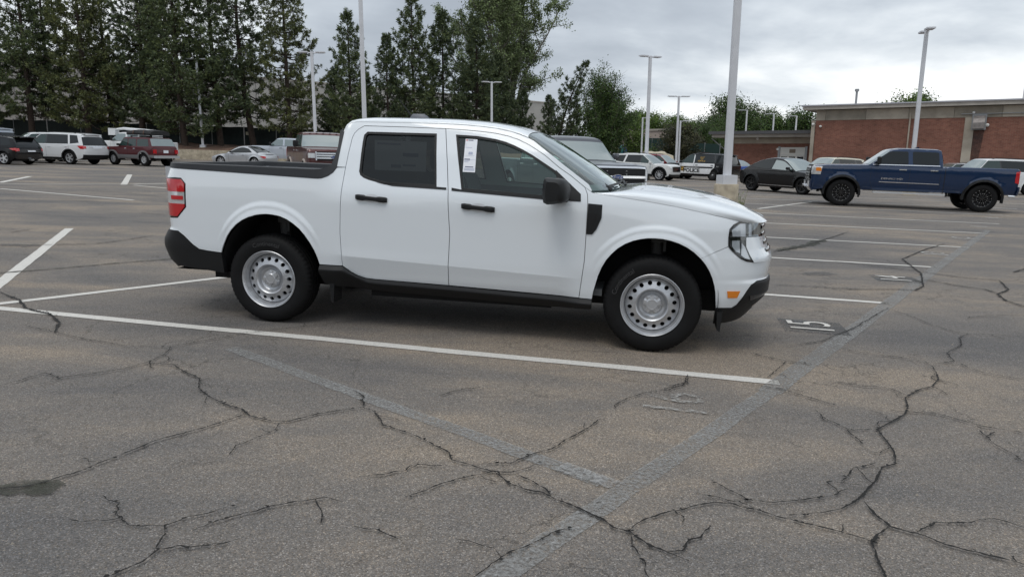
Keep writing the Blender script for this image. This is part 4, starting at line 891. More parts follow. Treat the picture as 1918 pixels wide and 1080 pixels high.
def dress_suv(c, trim=PLAST, win=CARGL, clad=True, spoiler=True):
    sp = c.sp; H_ = max(p[1] for p in sp['cab']); b = sp['belt']; xf, xr = sp['xf'], sp['xr']; t = H_-.13
    xb = (sp['wf']+sp['wr'])/2-.02; q = xr+.95; xw = xf-1.22
    c.side('side_window', [(xb+.04, b+.035), (xw-.12, b+.02), (xw-.44, b+.25), (xw-.80, t), (xb+.08, t+.02)], CARGLM)
    c.side('side_window', [(q+.15, b+.05), (xb-.04, b+.035), (xb-.0, t+.02), (q+.28, t+.01)], win)
    c.side('quarter_window', [(xr+.42, b+.12), (q+.03, b+.055), (q+.16, t), (xr+.62, t-.02)], win)
    c.side('pillar_cover', [(xb-.05, b+.035), (xb+.05, b+.035), (xb+.09, t+.02), (xb-.01, t+.02)], BLKGL, .0045); c.side('pillar_cover', [(q+.02, b+.055), (q+.16, b+.05), (q+.29, t+.01), (q+.15, t)], BLKGL if spoiler and not clad else c.paint, .004)
    c.glassband(.02, c.tx(xf-1.93, True)); n = len(c.G)
    c.glassband(1-.16, .985, 'rear_window', win, (16, 164))
    if clad:
        for cx_ in (sp['wf'], sp['wr']): c.side('arch_trim', arc(cx_, sp['R'], sp['Ra']+.002, PI+.1, -.1, 18)+arc(cx_, sp['R'], sp['Ra']+.07, -.1, PI+.1, 18), trim, .012, .02)
        c.side('sill_trim_or_shine', [(sp['wr']+sp['Ra'], .26), (sp['wf']-sp['Ra'], .26), (sp['wf']-sp['Ra']-.06, .40), (sp['wr']+sp['Ra']+.06, .40)], trim, .012, .02)
    t0 = c.tz(.56, False); c.patch('rear_bumper', t0, 1.0, 2, 178, trim, .012, na=15); c.patch('front_bumper', 0, c.tz(.40), 2, 178, trim, .012, na=15)
    c.patch('grille', c.tz(.55), c.tz(.86), 50, 130, BLKGL, .012); c.patch('headlight', c.tz(.74), c.tz(.88), 6, 46, CLEARL, .012, mirror=True)
    c.seam([(xb, b+.0), (xb, .42)]); c.seam([(xf-1.25, b-.03), (xf-1.27, .6), (xf-1.37, .42)]); c.seam([(q+.12, b), (q+.12, .75)])
    c.mirror(xf-1.42, b+.07, c.paint); c.handle(xb-.28+.08, b-.12, c.paint); c.handle(xb+.28-.10-.9*0, b-.12, c.paint) if 0 else None; c.handle(q+.30, b-.11, c.paint)
    for sd_ in (-1, 1): MB().tube([(xf-2.3, sd_*(c.W-.33), H_-.03), (xf-2.5, sd_*(c.W-.33), H_+.02), (xr+.95, sd_*(c.W-.33), H_+.005), (xr+.8, sd_*(c.W-.33), H_-.04)], .018, 6).build('roof_rail', trim, c.root)
    if spoiler: MB().grid([[(x, y, z-.03*(y/.6)**2) for y in np.linspace(-.60, .60, 9)] for x, z in ((xr+.62, H_-.03), (xr+.22, H_-.055), (xr+.20, H_-.085), (xr+.5, H_-.08))], ).build('spoiler', c.paint, c.root)
def tail_lamps(c, z0, z1, a=(2, 40), sidex=.0, mat=None):
    c.patch('tail_light', c.tz(z1, False), c.tz(z0, False), a[0], a[1], mat or REDL, .012, mirror=True)
    if sidex: xr = c.sp['xr']; c.side('tail_light', [(xr+.10, z0+.02), (xr+.10+sidex*.5, z0+.03), (xr+.10+sidex, z1-.03), (xr+.12, z1)], mat or REDL, .011, .02)
def plate(c, z, mat=PAPER, w_=12, txt='839 TQD'):
    t = c.tz(z, False); c.patch('number_plate', t-.011, t+.013, 90-w_, 90+w_, mat, .022)
P_WHITE2 = paint('white_car_paint', (.70, .71, .72)); P_BLACK = paint('black_car_paint', (.006, .006, .007), 0, .2, .22); P_MAROON = paint('maroon_paint', (.085, .015, .019), .2, .4, .5); P_SILVER = paint('silver_paint', (.52, .53, .55), .4, .3)
P_BLUE = paint('deep_blue_paint', (.005, .024, .074), .3, .24, 1.0); P_GREY = paint('dark_grey_paint', (.085, .09, .105), .5, .3); P_RED = paint('red_paint', (.20, .012, .018), .3, .3); P_CREAM = paint('cream_paint', (.62, .60, .50)); P_BRIGHTBLUE = paint('bright_blue_paint', (.012, .06, .28), .3, .3)
P_PEARL = paint('pearl_white_paint', (.66, .67, .665)); P_WINE = paint('wine_paint', (.082, .028, .027), .3, .35); P_PALE = paint('pale_silver_blue_paint', (.50, .54, .60), .3, .3)
# white three-row SUV, tail to us, left
c = Car('suv', 'white SUV with black wheel-arch trim parked between the black hatchback and the maroon wagon', 'suv', P_WHITE2, suv_spec(5.05, 1.78, 3.02, style='five', rim=.24))
dress_suv(c); tail_lamps(c, .86, 1.08, (2, 42), .38); plate(c, .92); c.patch('tail_garnish', c.tz(1.01, False), c.tz(.985, False), 60, 120, CHROME, .016)
c.place((-1.51, .95), (131, 308), (-1.51, -.95), 179, 150)
SUV1 = c
# black hot hatch with big tail spoiler
hs = suv_spec(4.36, 1.48, 2.65, .91, .92, R=.335, Ra=.385, rock=.19, style='five', rim=.235)
c = Car('hatchback', 'black hatchback with a large roof spoiler and five-spoke wheels, beside the white SUV', 'hatchback', P_BLACK, hs)
dress_suv(c, BLKGL, clad=False, spoiler=False); tail_lamps(c, .72, .88, (2, 42), .40); plate(c, .70, PAPER, 9)
MB().grid([[(x, y, z-.03*(y/.6)**2) for y in np.linspace(-.62, .62, 9)] for x, z in ((hs['xr']+.55, 1.42), (hs['xr']+.08, 1.475), (hs['xr']+.05, 1.44), (hs['xr']+.38, 1.385))]).build('spoiler', P_BLACK, c.root)
for y in (-.3, .3): MB().box((hs['xr']+.30, y, 1.40), (.22, .05, .07)).build('spoiler_strut', P_BLACK, c.root)
for y in (-.05, .05): MB().tube([(hs['xr']-.02, y, .27), (hs['xr']+.12, y, .27)], .05, 10).build('exhaust_tip', CHROME, c.root)
c.place((-1.325, .88), (8, 308.5), (-1.325, -.88), 58, 140)
# white SUV behind it, nose to us
c = Car('suv', 'white SUV with a roof rack facing us behind the white SUV with black trim', 'suv', P_WHITE2, suv_spec(4.8, 1.78, 2.9)); dress_suv(c); c.place((1.45, .93), (24, 302), (1.45, -.93), 70, -75)
c = Car('suv', 'pale van roof showing behind the black hatchback', 'van', P_PALE, suv_spec(4.9, 1.95, 2.9)); dress_suv(c); c.place((-1.45, .93), (-38, 304), (-1.45, -.93), 14, 140)
# maroon boxy wagon with a roof tent
js = dict(W=.86, belt=1.10, xf=2.08, xr=-2.12, wf=1.29, wr=-1.29, R=.375, Ra=.43, rock=.40, nose=.25, tail=.2, rf=.06, rt=.04, tumble=.20, flare=.0, style='six', rim=.20, crt=.04, wsr=.06,
    path=[(2.05, .48), (2.08, .62), (2.06, .98), (1.98, 1.07), (.85, 1.11), (0, 1.11), (-1.9, 1.11), (-2.08, 1.10), (-2.12, .80), (-2.12, .62), (-2.10, .50)], cab=[(.86, 1.08), (.45, 1.58), (.30, 1.655), (-.6, 1.67), (-1.65, 1.655), (-1.80, 1.60), (-2.07, 1.08)])
c = Car('station_wagon', 'boxy maroon station wagon with grey lower trim and a folded black roof tent', 'station wagon', P_MAROON, js); J = c
c.side('side_window', [(.30, 1.14), (.72, 1.14), (.42, 1.52), (.30, 1.55), (.02, 1.55), (.02, 1.14)], CARGLM); c.side('side_window', [(-.70, 1.14), (-.05, 1.14), (-.05, 1.55), (-.66, 1.55)], CARGLM); c.side('quarter_window', [(-1.75, 1.14), (-.80, 1.14), (-.76, 1.55), (-1.62, 1.55)], CARGLM)
c.glassband(.06, .24); c.glassband(.84, .97, 'rear_window', CARGLC)
GREYC = pbr('grey_cladding', (.16, .16, .165), .6)
for cx_ in (1.29, -1.29): c.side('arch_trim', arc(cx_, .375, .43, PI, 0, 12)+arc(cx_, .375, .53, 0, PI, 12), GREYC, .03, .03)
c.side('lower_trim', [(-.86, .42), (.86, .42), (.80, .64), (-.80, .64)], GREYC, .01, .02); c.side('lower_trim', [(-2.10, .50), (-1.74, .50), (-1.76, .66), (-2.10, .66)], GREYC, .01, .02)
MB().box((-2.20, 0, .56), (.14, 1.66, .15)).build('rear_bumper', pbr('bumper_grey', (.45, .45, .46), .4, .4), c.root); MB().box((2.14, 0, .58), (.12, 1.6, .14)).build('front_bumper', GREYC, c.root)
for s_ in (-1, 1): MB().box((-2.125, s_*.74, .86), (.05, .20, .22)).build('tail_light', REDL, c.root); MB().box((2.09, s_*.66, .86), (.04, .28, .17)).build('headlight', CLEARL, c.root)
MB().box((-2.135, 0, .86), (.02, .32, .16)).build('number_plate', PAPER, c.root); MB().box((2.09, 0, .86), (.04, .95, .18)).build('grille', PLAST, c.root)
for x in (.0, -.72): c.seam([(x-.02, 1.09), (x-.02, .42)])
c.handle(.15, 1.0, CHROME, .16); c.handle(-.58, 1.0, CHROME, .16); c.mirror(.62, 1.20, PLAST, .16, .13)
MB().tube([(.95, -.8, .5), (.95, -.8, .45)], .05).build('exhaust_tip', PLAST, c.root)
c.place((-1.29, .84), (270, 311.5), (-1.29, -.84), 316, 160)
rt_ = MB(); TENT = pbr('tent_fabric', (.018, .018, .019), .85, noise=(6, .5))
Lr = c.root; tn = empty('roof_tent', label='folded black fabric tent strapped on the roof of the boxy maroon wagon', cat='roof tent'); tn.location = (Lr.location[0], Lr.location[1], 1.665); tn.rotation_euler = Lr.rotation_euler
rg = np.random.default_rng(3); rows = []
for x in np.linspace(-1.75, .25, 18):
    b_ = .04*rg.uniform(-1, 1); rows.append([(x, y*(1+.03*rg.uniform(-1, 1)), .09+z+b_*(z > .1)) for y, z in ((-.62, .02), (-.66, .12), (-.60, .25), (-.3, .30), (0, .31), (.3, .30), (.60, .25), (.66, .12), (.62, .02))])
rt_.grid(rows, True, True); rt_.build('tent_bag', TENT, tn, angle=25)
for x in (-1.4, -.1): MB().box((x, 0, .05), (.06, 1.3, .05)).build('rack_bar', PLAST, tn); [MB().box((x, s_*.60, .02), (.08, .06, .07)).build('rack_foot', PLAST, tn) for s_ in (-1, 1)]
for x in (-1.2, -.35): MB().grid([[(x+dx, y, .09+z) for y, z in ((-.665, .03), (-.70, .13), (-.63, .29), (0, .36), (.63, .29), (.70, .13), (.665, .03))] for dx in (-.03, .03)]).build('strap', pbr('strap_brown', (.12, .06, .04), .8), tn)
# silver coupe
ts = dict(W=.92, belt=.83, xf=2.02, xr=-2.02, wf=1.22, wr=-1.21, R=.32, Ra=.36, rock=.17, tumble=.62, flare=.035, style='six', rim=.225, rf=.22, rt=.10, nose=.7, tail=.7, crt=.09, wsr=.14,
    path=smoothp([(1.90, .20), (2.0, .36), (2.0, .52), (1.86, .66), (1.4, .78), (.95, .83), (0, .83), (-1.2, .86), (-1.7, .84), (-1.93, .76), (-2.02, .58), (-1.98, .38), (-1.88, .24)]), cab=smoothp([(.98, .80), (.62, 1.02), (.20, 1.26), (-.25, 1.345), (-.75, 1.30), (-1.25, 1.08), (-1.62, .84)]))
c = Car('coupe', 'small silver coupe with a rounded roof and flared arches, beside the maroon heavy pickup', 'coupe', P_SILVER, ts)
c.side('side_window', smoothp([(-1.05, .92), (.55, .87), (.30, 1.06), (-.05, 1.20), (-.35, 1.235), (-.75, 1.15)], 3), CARGL, .008); c.glassband(.03, .36); c.glassband(.66, .95, 'rear_window', CARGL); c.seam([(.62, .84), (.62, .40), (.55, .25)]); c.seam([(-.62, .88), (-.66, .5), (-.58, .25)]); c.handle(-.42, .74, P_SILVER, .14); c.mirror(.40, .92, BLKGL, .15, .11)
tail_lamps(c, .58, .72, (4, 40), .30); c.patch('headlight', c.tz(.52), c.tz(.66), 6, 44, CLEARL, .012, mirror=True); MB().grid([[(x, y, z) for y in (-.5, 0, .5)] for x, z in ((-1.70, .875), (-1.88, .90), (-1.90, .88))]).build('spoiler', P_SILVER, c.root); c.patch('grille', c.tz(.3), c.tz(.46), 66, 114, BLKGL, .01)
c.place((-1.21, .88), (477, 313), (1.22, .88), 414, 168)
# pickups
def truck_spec(L=5.9, H=1.95, wb=3.68, W=1.0, belt=1.33, hood=1.30, R=.41, cabx=(1.05, -1.15), fo=.95, **kw):
    xf = wb/2+fo; xr = xf-L; b = belt; x1, x2 = cabx
    d = dict(W=W, belt=b, xf=xf, xr=xr, wf=wb/2, wr=-wb/2, R=R, Ra=R+.085, rock=.46, nose=.30, tail=.2, rf=.07, rt=.05, tumble=.30, flare=.025, crt=.05, wsr=.07, bed=(xr+.06, x2-.02),
        path=[(xf-.10, .48), (xf-.01, .60), (xf, .80), (xf-.03, hood-.12), (xf-.10, hood-.03), (xf-.5, hood+.02), (x1+.1, b+.01), (x1-.3, b), (x2, b), (x2-.08, b), (xr+.1, b), (xr+.01, b-.03), (xr, .72), (xr+.03, .58)],
        cab=[(x1+.10, b-.03), (x1-.25, b+.24), (x1-.62, H-.05), (x1-.85, H-.005), (x1-1.3, H), (x2+.22, H-.015), (x2+.08, H-.06), (x2+.02, b+.2), (x2, b-.04)])
    d.update(kw); return d
def dress_truck(c, trim=PLAST, bright=CHROME, win=CARGL, bump=None, flares=True, tall_mirror=True, grille=None, lamp_z=(.93, 1.13), bars=4, gr=None, ga=52):
    sp = c.sp; H_ = max(p[1] for p in sp['cab']); b = sp['belt']; xf, xr = sp['xf'], sp['xr']; x1, x2 = sp['cab'][0][0], sp['cab'][-1][0]; t = H_-.13; xb = sp.get('xb', (x1-.3+x2)/2-.03)
    c.side('side_window', rounded([(xb+.07, b+.035), (x1-.22, b+.03), (x1-.40, b+.21), (x1-.70, t), (xb+.10, t+.01)], .05), win); c.side('side_window', rounded([(x2+.16, b+.04), (xb-.06, b+.04), (xb-.03, t+.01), (x2+.20, t)], .05), win)
    c.side('belt_trim', [(x2+.14, b+.005), (x1-.20, b-.005), (x1-.20, b+.018), (x2+.14, b+.028)], bright, .009)
    c.glassband(.03, c.tx(x1-.64, True)); c.glassband(.86, .95, 'rear_window', win)
    R, Ra = sp['R'], sp['Ra']
    if flares:
        for cx_ in (sp['wf'], sp['wr']): c.side('arch_trim', arc(cx_, R, Ra, PI+.12, -.12, 16)+arc(cx_, R, Ra+.075, -.12, PI+.12, 16), flares if not isinstance(flares, bool) else trim, .028, .03)
    c.seam([(xb, b), (xb, .52)]); c.seam([(x1-.18, b-.02), (x1-.16, .9), (x1-.30, .52)]); c.seam([(x2+.10, b), (x2+.10, .75), (x2+.25, .52)]); c.seam([(x2-.03, b-.01), (x2-.03, .52)], .02)
    c.handle(xb+.22, b-.14, bright, .22); c.handle(x2+.30, b-.14, bright, .22)
    c.mirror(x1-.36, b+.14, trim if tall_mirror else c.paint, .2 if tall_mirror else .18, .26 if tall_mirror else .17, .14 if tall_mirror else .07)
    z0, z1 = sp['path'][1][1], sp['path'][2][1]; bm_ = bump or bright
    gz0, gz1 = gr or (.84, sp['path'][3][1]); c.patch('front_bumper', 0, c.tz(gz0-.04), 0, 180, bm_, .03, na=17); c.patch('rear_bumper', c.tz(.76, False), 1, 0, 180, bm_, .05, na=15)
    g = c.patch('grille', c.tz(gz0), c.tz(gz1), ga, 180-ga, bright, .02, na=15)[0]
    gi = c.patch('grille_mesh', c.tz(gz0+.05), c.tz(gz1-.03), ga+5, 175-ga, DARK if grille is None else grille, .032, na=13, parent=g)[0]
    for k in range(bars):
        z = gz0+.07+(gz1-gz0-.14)*(k+.5)/bars; i = c.tz(z); c.patch('grille_bar', i-.0035, i+.0035, ga+5, 175-ga, bright, .045, na=13, nt=2, parent=g)
    c.patch('headlight', c.tz(lamp_z[0]), c.tz(lamp_z[1]), 2, ga-2, CLEARL, .02, mirror=True); c.patch('tail_light', c.tz(b-.08, False), c.tz(b-.48, False), 0, 24, REDL, .012, mirror=True)
    c.side('tail_light', [(xr+.07, b-.46), (xr+.16, b-.44), (xr+.16, b-.10), (xr+.07, b-.08)], REDL, .012, .02)
    t = c.tz(b-.35, False); c.patch('tailgate_handle', t-.006, t+.006, 82, 98, trim, .012)
# blue heavy pickup on the right
bs = truck_spec(6.22, 2.0, 4.2, 1.02, 1.42, 1.38, .45, (1.32, -.92), 1.03, xb=.08, rock=.58, Ra=.535, style='blackdots', rim=.28)
c = Car('pickup_truck', 'dark blue lifted crew-cab pickup with chrome trim and black studded wheels', 'pickup truck', P_BLUE, bs); dress_truck(c, PLAST, CHROME, CARGL, P_BLUE, True, True, None, (1.05, 1.30), 6, (.80, 1.34), 38)
BT = c; xf = bs['xf']
c.side('door_moulding', [(-.80, .835), (.98, .85), (.98, .872), (-.80, .857)], CHROME, .014, .015); 
for s_ in (-1, 1): MB().prism([(-1.0, .495), (1.15, .495), (1.15, .54), (-1.0, .54)], 'y', s_*1.0, s_*1.14).build('side_step', pbr('step_silver', (.55, .56, .57), .4, .3), c.root)
c.letters('DENALI HD', .60, .97, .085, CHROME, 1, .01, 1.5); c.side('turn_lens', [(xf-.34, 1.15), (xf-.16, 1.15), (xf-.16, 1.27), (xf-.32, 1.27)], AMBER, .024, .01); c.side('headlight', [(xf-.32, 1.04), (xf-.03, 1.04), (xf-.03, 1.31), (xf-.36, 1.31)], CLEARL, .018, .02)
for s_ in (-1, 1): MB().box((xf+.02, s_*.78, .72), (.06, .16, .16)).build('fog_lamp', CHROME, c.root); MB().tube([(xf+.0, s_*.45, .60), (xf+.1, s_*.45, .62), (xf+.1, s_*.38, .64), (xf, s_*.38, .62)], .03, 8).build('tow_hook', CHROME, c.root)
MB().tube([(bs['xr']-.02, 0, .52), (bs['xr']-.22, 0, .52), (bs['xr']-.22, 0, .60)], .035, 8).build('tow_hitch', CHROME, c.root); MB().prism([(1.05, 1.985), (1.25, 1.985), (1.07, 2.05)], 'y', -.02, .02).build('roof_fin', P_BLUE, c.root).location = (-1.35, 0, .01)
for cx_ in (bs['wf']-.56, bs['wr']-.58): [MB().box((cx_, s_*.90, .47), (.03, .22, .30)).build('mud_flap', PLAST, c.root) for s_ in (-1, 1)]
c.place((bs['wr'], .98), (1835, 397.8), (bs['wf'], .98), 1572, 172)
# maroon heavy pickup, nose to us
c = Car('pickup_truck', 'wine red heavy pickup with a chrome three-bar grille and roof marker lamps, facing us', 'pickup truck', P_WINE, truck_spec(6.2, 2.03, 3.96, 1.02, 1.40, 1.36, .40, (1.25, -1.0), .95, style='chrome')); dress_truck(c, PLAST, CHROME, CARGLC, pbr('bumper_cream', (.55, .53, .50), .4, .3), pbr('cream_trim', (.42, .37, .33), .5), True, None, (.92, 1.18), 3)
for y in np.linspace(-.55, .55, 5): MB().box((.62, y, 2.03), (.10, .07, .04)).build('marker_lamp', DARK, c.root)
V, Fc = text_shape('Ford', .13); OV = pbr('emblem_blue', (.02, .06, .25), .3, coat=1)
def oval(c, z, ry, mat_in=OV):
    i = c.tz(z)*(len(c.C)-1); x = float(np.interp(i, range(len(c.C)), c.C[:, 0]))+.05; m_ = MB(); m_.prism([(ry*math.cos(t), z+.42*ry*math.sin(t)) for t in np.linspace(0, 2*PI, 24, endpoint=False)], 'x', x, x+.02); em = m_.build('emblem', CHROME, c.root)
    m_ = MB(); m_.prism([(.92*ry*math.cos(t), z+.36*ry*math.sin(t)) for t in np.linspace(0, 2*PI, 24, endpoint=False)], 'x', x+.02, x+.024); m_.build('emblem_field', mat_in, em)
    m_ = MB(); m_.add([(x+.027, v[0]*ry/.17, z+v[1]*ry/.17) for v in V], Fc); m_.build('emblem_script', CHROME, em, smooth=False)
oval(c, 1.04, .16); c.root.location = (-8.34, 30.65, 0); c.root.rotation_euler = (0, 0, math.radians(-65))
# pale pickup behind the coupe
c = Car('pickup_truck', 'pale silver crew-cab pickup parked behind the small silver coupe', 'pickup truck', P_PALE, truck_spec(6.2, 2.0, 4.0, 1.0, 1.38, 1.36, .40, style='six')); dress_truck(c, PLAST, PLAST, CARGLC, P_PALE, False); c.place((c.sp['wf'], .97), (482, 307.2), (.1, .97), 526, 142)
# white utility truck behind the maroon wagon: cab and aerial lift
c = Car('utility_truck', 'white utility truck with a folded lift arm behind the boxy maroon wagon', 'truck', P_WHITE2, truck_spec(6.0, 2.05, 3.9, 1.0, 1.4, 1.36, .40, style='steel')); dress_truck(c, PLAST, PLAST, CARGLC, P_WHITE2, False)
MB().tube([(-1.9, 0, 1.45), (-1.9, 0, 2.15), (.4, .1, 2.3), (.9, .1, 2.22)], [.12, .12, .10, .09], 8).build('lift_arm', P_WHITE2, c.root); MB().box((-2.0, 0, 1.65), (.5, .6, .5)).build('lift_base', P_WHITE2, c.root); MB().box((1.15, .1, 2.05), (.5, .6, .5)).build('bucket', P_WHITE2, c.root)
c.place((-1.95, .97), (285, 302), (-1.95, -.97), 308, 165)
# dark grey pickup beyond the white pickup
fs = truck_spec(5.9, 1.96, 3.68, 1.01, 1.28, 1.24, .42, (1.15, -1.15), .93, style='six')
c = Car('pickup_truck', 'dark grey crew-cab pickup with a chrome-framed grille and blue oval badge, facing us', 'pickup truck', P_GREY, fs); dress_truck(c, P_GREY, CHROME, CARGLC, CHROME, False, False, None, (.78, 1.12), 1, (.66, 1.13), 30); oval(c, .90, .17)
for z in (.74, .78, .82, .98, 1.02, 1.06):
    i = c.tz(z); dm = MB(); k = i*(len(c.C)-1); x = float(np.interp(k, range(len(c.C)), c.C[:, 0]))+.035
    for y in np.linspace(-.58, .58, 13):
        if abs(y) > .2: dm.box((x-.04*(y/.6)**2, y, z), (.02, .035, .012))
    o = dm.build('grille_studs', CHROME, c.root); o['kind'] = 'stuff'
GP = c; q_ = gxy(1151, 18.3); c.root.location = (q_[0]-2.77*math.cos(math.radians(66)), 18.3+2.77*math.sin(math.radians(66)), 0); c.root.rotation_euler = (0, 0, math.radians(-66))
# white crossover
ws2 = suv_spec(4.3, 1.66, 2.62, .92, 1.02, style='ten', rim=.25); c = Car('crossover', 'white crossover with bright spoked wheels beside the red SUV', 'suv', P_PEARL, ws2); dress_suv(c, win=CARGL); c.place((ws2['wf'], -.93), (1233, 338.5), (ws2['wr'], -.90), 1162, -12)
c = Car('suv', 'red SUV half hidden behind the white crossover', 'suv', P_RED, suv_spec(4.5, 1.68, 2.69, .92, 1.02)); dress_suv(c, win=CARGL); c.place((1.34, -.9), (1258, 333), (-1.34, -.9), 1196, -20)
# police SUV
ps = suv_spec(5.0, 1.80, 2.87, 1.0, 1.10, style='steel', rim=.23); c = Car('police_suv', 'black and white police SUV with POLICE lettering on its door', 'police car', P_BLACK, ps); dress_suv(c, BLKGL, win=CARGL, clad=False); PW = paint('police_white', (.74, .75, .76)); b = ps['belt']
xb = (ps['wf']+ps['wr'])/2-.02; q = ps['xr']+.95; L_ = c.side('white_door', rounded([(xb+.012, .42), (ps['xf']-1.40, .42), (ps['xf']-1.29, .6), (ps['xf']-1.27, b-.0), (xb+.012, b)], .03), PW, .004, .004); L2 = c.side('white_door', rounded([(q+.45, .42), (xb-.012, .42), (xb-.012, b), (q+.12, b+.0), (q+.12, .86), (q+.30, .72)], .03), PW, .004, .004)
c.side('window_frame', [(xb+.0, b), (xb+.055, b), (xb+.10, 1.68), (xb+.03, 1.68)], PW, .010, .004); c.side('side_band', [(q+.25, .80), (ps['xf']-1.30, .80), (ps['xf']-1.30, .90), (q+.20, .90)], BLKGL, .008, .003)
SILV = pbr('silver_letters', (.62, .62, .62), .4); GOLD = pbr('gold_letters', (.55, .33, .05), .5); BLKI = pbr('black_letters', (.012, .012, .012), .5)
for sd_ in (-1, 1):
    c.letters('POLICE', xb+.16, .62, .33, BLKI, sd_, .012, 1.15, bold=.012); c.letters('FORT COLLINS', xb+.12, .85, .085, SILV, sd_, .014, 1.5)
    for k, w_ in enumerate(('OUT', 'OF', 'SERVICE')): c.letters(w_, xb-.52, b+.40-.12*k, .13, GOLD, sd_, .012, 1.2)
    ex, ez = ps['xf']-1.52, .72
    for r_, mt, of in ((.175, GOLD, .010), (.15, BLKI, .012)): c.side('badge', [(ex+r_*(1 if k % 2 == 0 else .8)*math.cos(t), ez+.0+r_*(1 if k % 2 == 0 else .8)*math.sin(t)) for k, t in enumerate(np.linspace(PI/2, 2.5*PI, 14, endpoint=False))], mt, of, .002, (sd_,))
    c.side('badge_star', [(ex+(.12 if k % 2 == 0 else .05)*math.cos(t), ez+(.12 if k % 2 == 0 else .05)*math.sin(t)) for k, t in enumerate(np.linspace(PI/2, 2.5*PI, 12, endpoint=False))], GOLD, .014, .002, (sd_,)); c.letters('911', q-.12, .93, .12, SILV, sd_, .01)
tail_lamps(c, .86, 1.06, (2, 40), .30); MB().box((-.15, 0, 1.84), (.26, 1.15, .08)).build('light_bar', BLKGL, c.root)
c.place((ps['wr'], .97), (1333, 338.3), (ps['wf'], .97), 1263, 165)
# blue sedan and others behind the light pole
bl = suv_spec(4.6, 1.48, 2.7, .91, .95, R=.335, Ra=.385, rock=.2); c = Car('car', 'bright blue car half hidden behind the near light pole', 'car', P_BRIGHTBLUE, bl); dress_suv(c, clad=False, spoiler=False); c.place((bl['wf'], -.88), (1391, 334), (bl['wr'], -.88), 1338, -25)
c = Car('suv', 'red and white SUV roof showing behind the police SUV', 'suv', P_RED, suv_spec(4.6, 1.72, 2.7, .93)); dress_suv(c, clad=False); c.place((1.35, -.9), (1386, 325), (-1.35, -.9), 1335, -10)
c = Car('pickup_truck', 'small silver pickup far behind the police SUV', 'pickup truck', P_SILVER, truck_spec(5.6, 1.85, 3.5)); dress_truck(c, flares=False); c.place((1.75, -.95), (1285, 317), (-1.75, -.95), 1248, -10)
c = Car('car', 'dark car with a roof box far behind the light pole', 'car', P_BLACK, suv_spec(4.7, 1.6, 2.8)); dress_suv(c); c.place((1.4, -.95), (1388, 318.5), (-1.4, -.95), 1355, -8)
# black crossover coupe
ms = dict(W=.94, belt=1.02, xf=2.32, xr=-2.40, wf=1.49, wr=-1.49, R=.37, Ra=.42, rock=.24, tumble=.5, flare=.03, style='black', rim=.25, rf=.18, rt=.10, nose=.7, tail=.6, crt=.07, wsr=.14,
    path=smoothp([(2.20, .24), (2.30, .42), (2.31, .66), (2.22, .84), (1.8, .98), (1.2, 1.04), (0, 1.02), (-1.4, 1.06), (-2.0, 1.06), (-2.30, .98), (-2.38, .76), (-2.36, .50), (-2.24, .30)]), cab=smoothp([(1.25, 1.0), (.80, 1.27), (.38, 1.50), (-.1, 1.60), (-.75, 1.58), (-1.35, 1.42), (-1.95, 1.12), (-2.1, 1.02)]))
c = Car('crossover', 'black coupe-roofed crossover with black wheels beside the dark blue pickup', 'crossover', P_BLACK, ms)
c.side('side_window', smoothp([(-.30, 1.08), (.86, 1.05), (.55, 1.28), (.18, 1.44), (-.26, 1.49)], 3), CARGLC, .009); c.side('side_window', smoothp([(-1.52, 1.15), (-.40, 1.09), (-.36, 1.49), (-.85, 1.46), (-1.30, 1.30)], 3), CARGL, .009); c.glassband(.03, .37); c.glassband(.68, .95, 'rear_window', CARGL)
for cx_ in (1.49, -1.49): c.side('arch_trim', arc(cx_, .37, .42, PI+.1, -.1, 16)+arc(cx_, .37, .48, -.1, PI+.1, 16), PLAST, .014, .02)
c.seam([(-.33, 1.05), (-.34, .5), (-.42, .33)]); c.seam([(1.0, 1.03), (.98, .6), (.88, .33)]); c.mirror(.72, 1.12, P_BLACK, .18, .13); c.side('sill_trim_or_shine', [(-1.0, .33), (1.0, .33), (1.0, .35), (-1.0, .35)], CHROME, .012, .006); tail_lamps(c, .86, .98, (20, 60)); c.patch('headlight', c.tz(.7), c.tz(.84), 6, 44, CLEARL, .012, mirror=True)  # bright strip along the black sill is its shine, put in as colour
c.place((-1.49, -.90), (1405, 357), (1.49, -.90), 1500, -40)
# pale SUVs and work trucks behind the blue pickup
c = Car('suv', 'cream SUV with a roof rack behind the black crossover', 'suv', P_CREAM, suv_spec(4.9, 1.80, 2.9)); dress_suv(c, clad=False); tail_lamps(c, .9, 1.1); c.place((-1.45, -.95), (1560, 345), (1.45, -.95), 1498, 170)
c = Car('suv', 'long white SUV with a ladder rack behind the bed of the dark blue pickup', 'suv', P_WHITE2, suv_spec(5.6, 1.95, 3.3, 1.0, 1.15)); dress_suv(c, clad=False); c.place((1.65, .95), (1812, 362), (-1.65, .95), 1925, 172)
c = Car('suv', 'grey SUV with dark windows beside the long white SUV, behind the dark blue pickup', 'suv', P_SILVER, suv_spec(4.8, 1.74, 2.9)); dress_suv(c, clad=False); c.place((1.45, .95), (1760, 347), (-1.45, .95), 1832, 172)
c = Car('work_truck', 'white work truck cab far behind the dark blue pickup', 'truck', P_WHITE2, truck_spec(6.2, 2.15, 3.9, 1.0, 1.5, 1.45, .42)); dress_truck(c, PLAST, PLAST, CARGL, P_WHITE2, False); c.place((1.95, .95), (1774, 331), (-1.2, .95), 1840, 172)
c = Car('van', 'tall silver van in front of the brick wall, behind the long white SUV', 'van', P_PALE, suv_spec(5.3, 2.35, 3.2, 1.0, 1.3)); dress_suv(c, clad=False, win=CARGL); c.place((1.6, .95), (1868, 346), (-1.6, .95), 1990, 172)
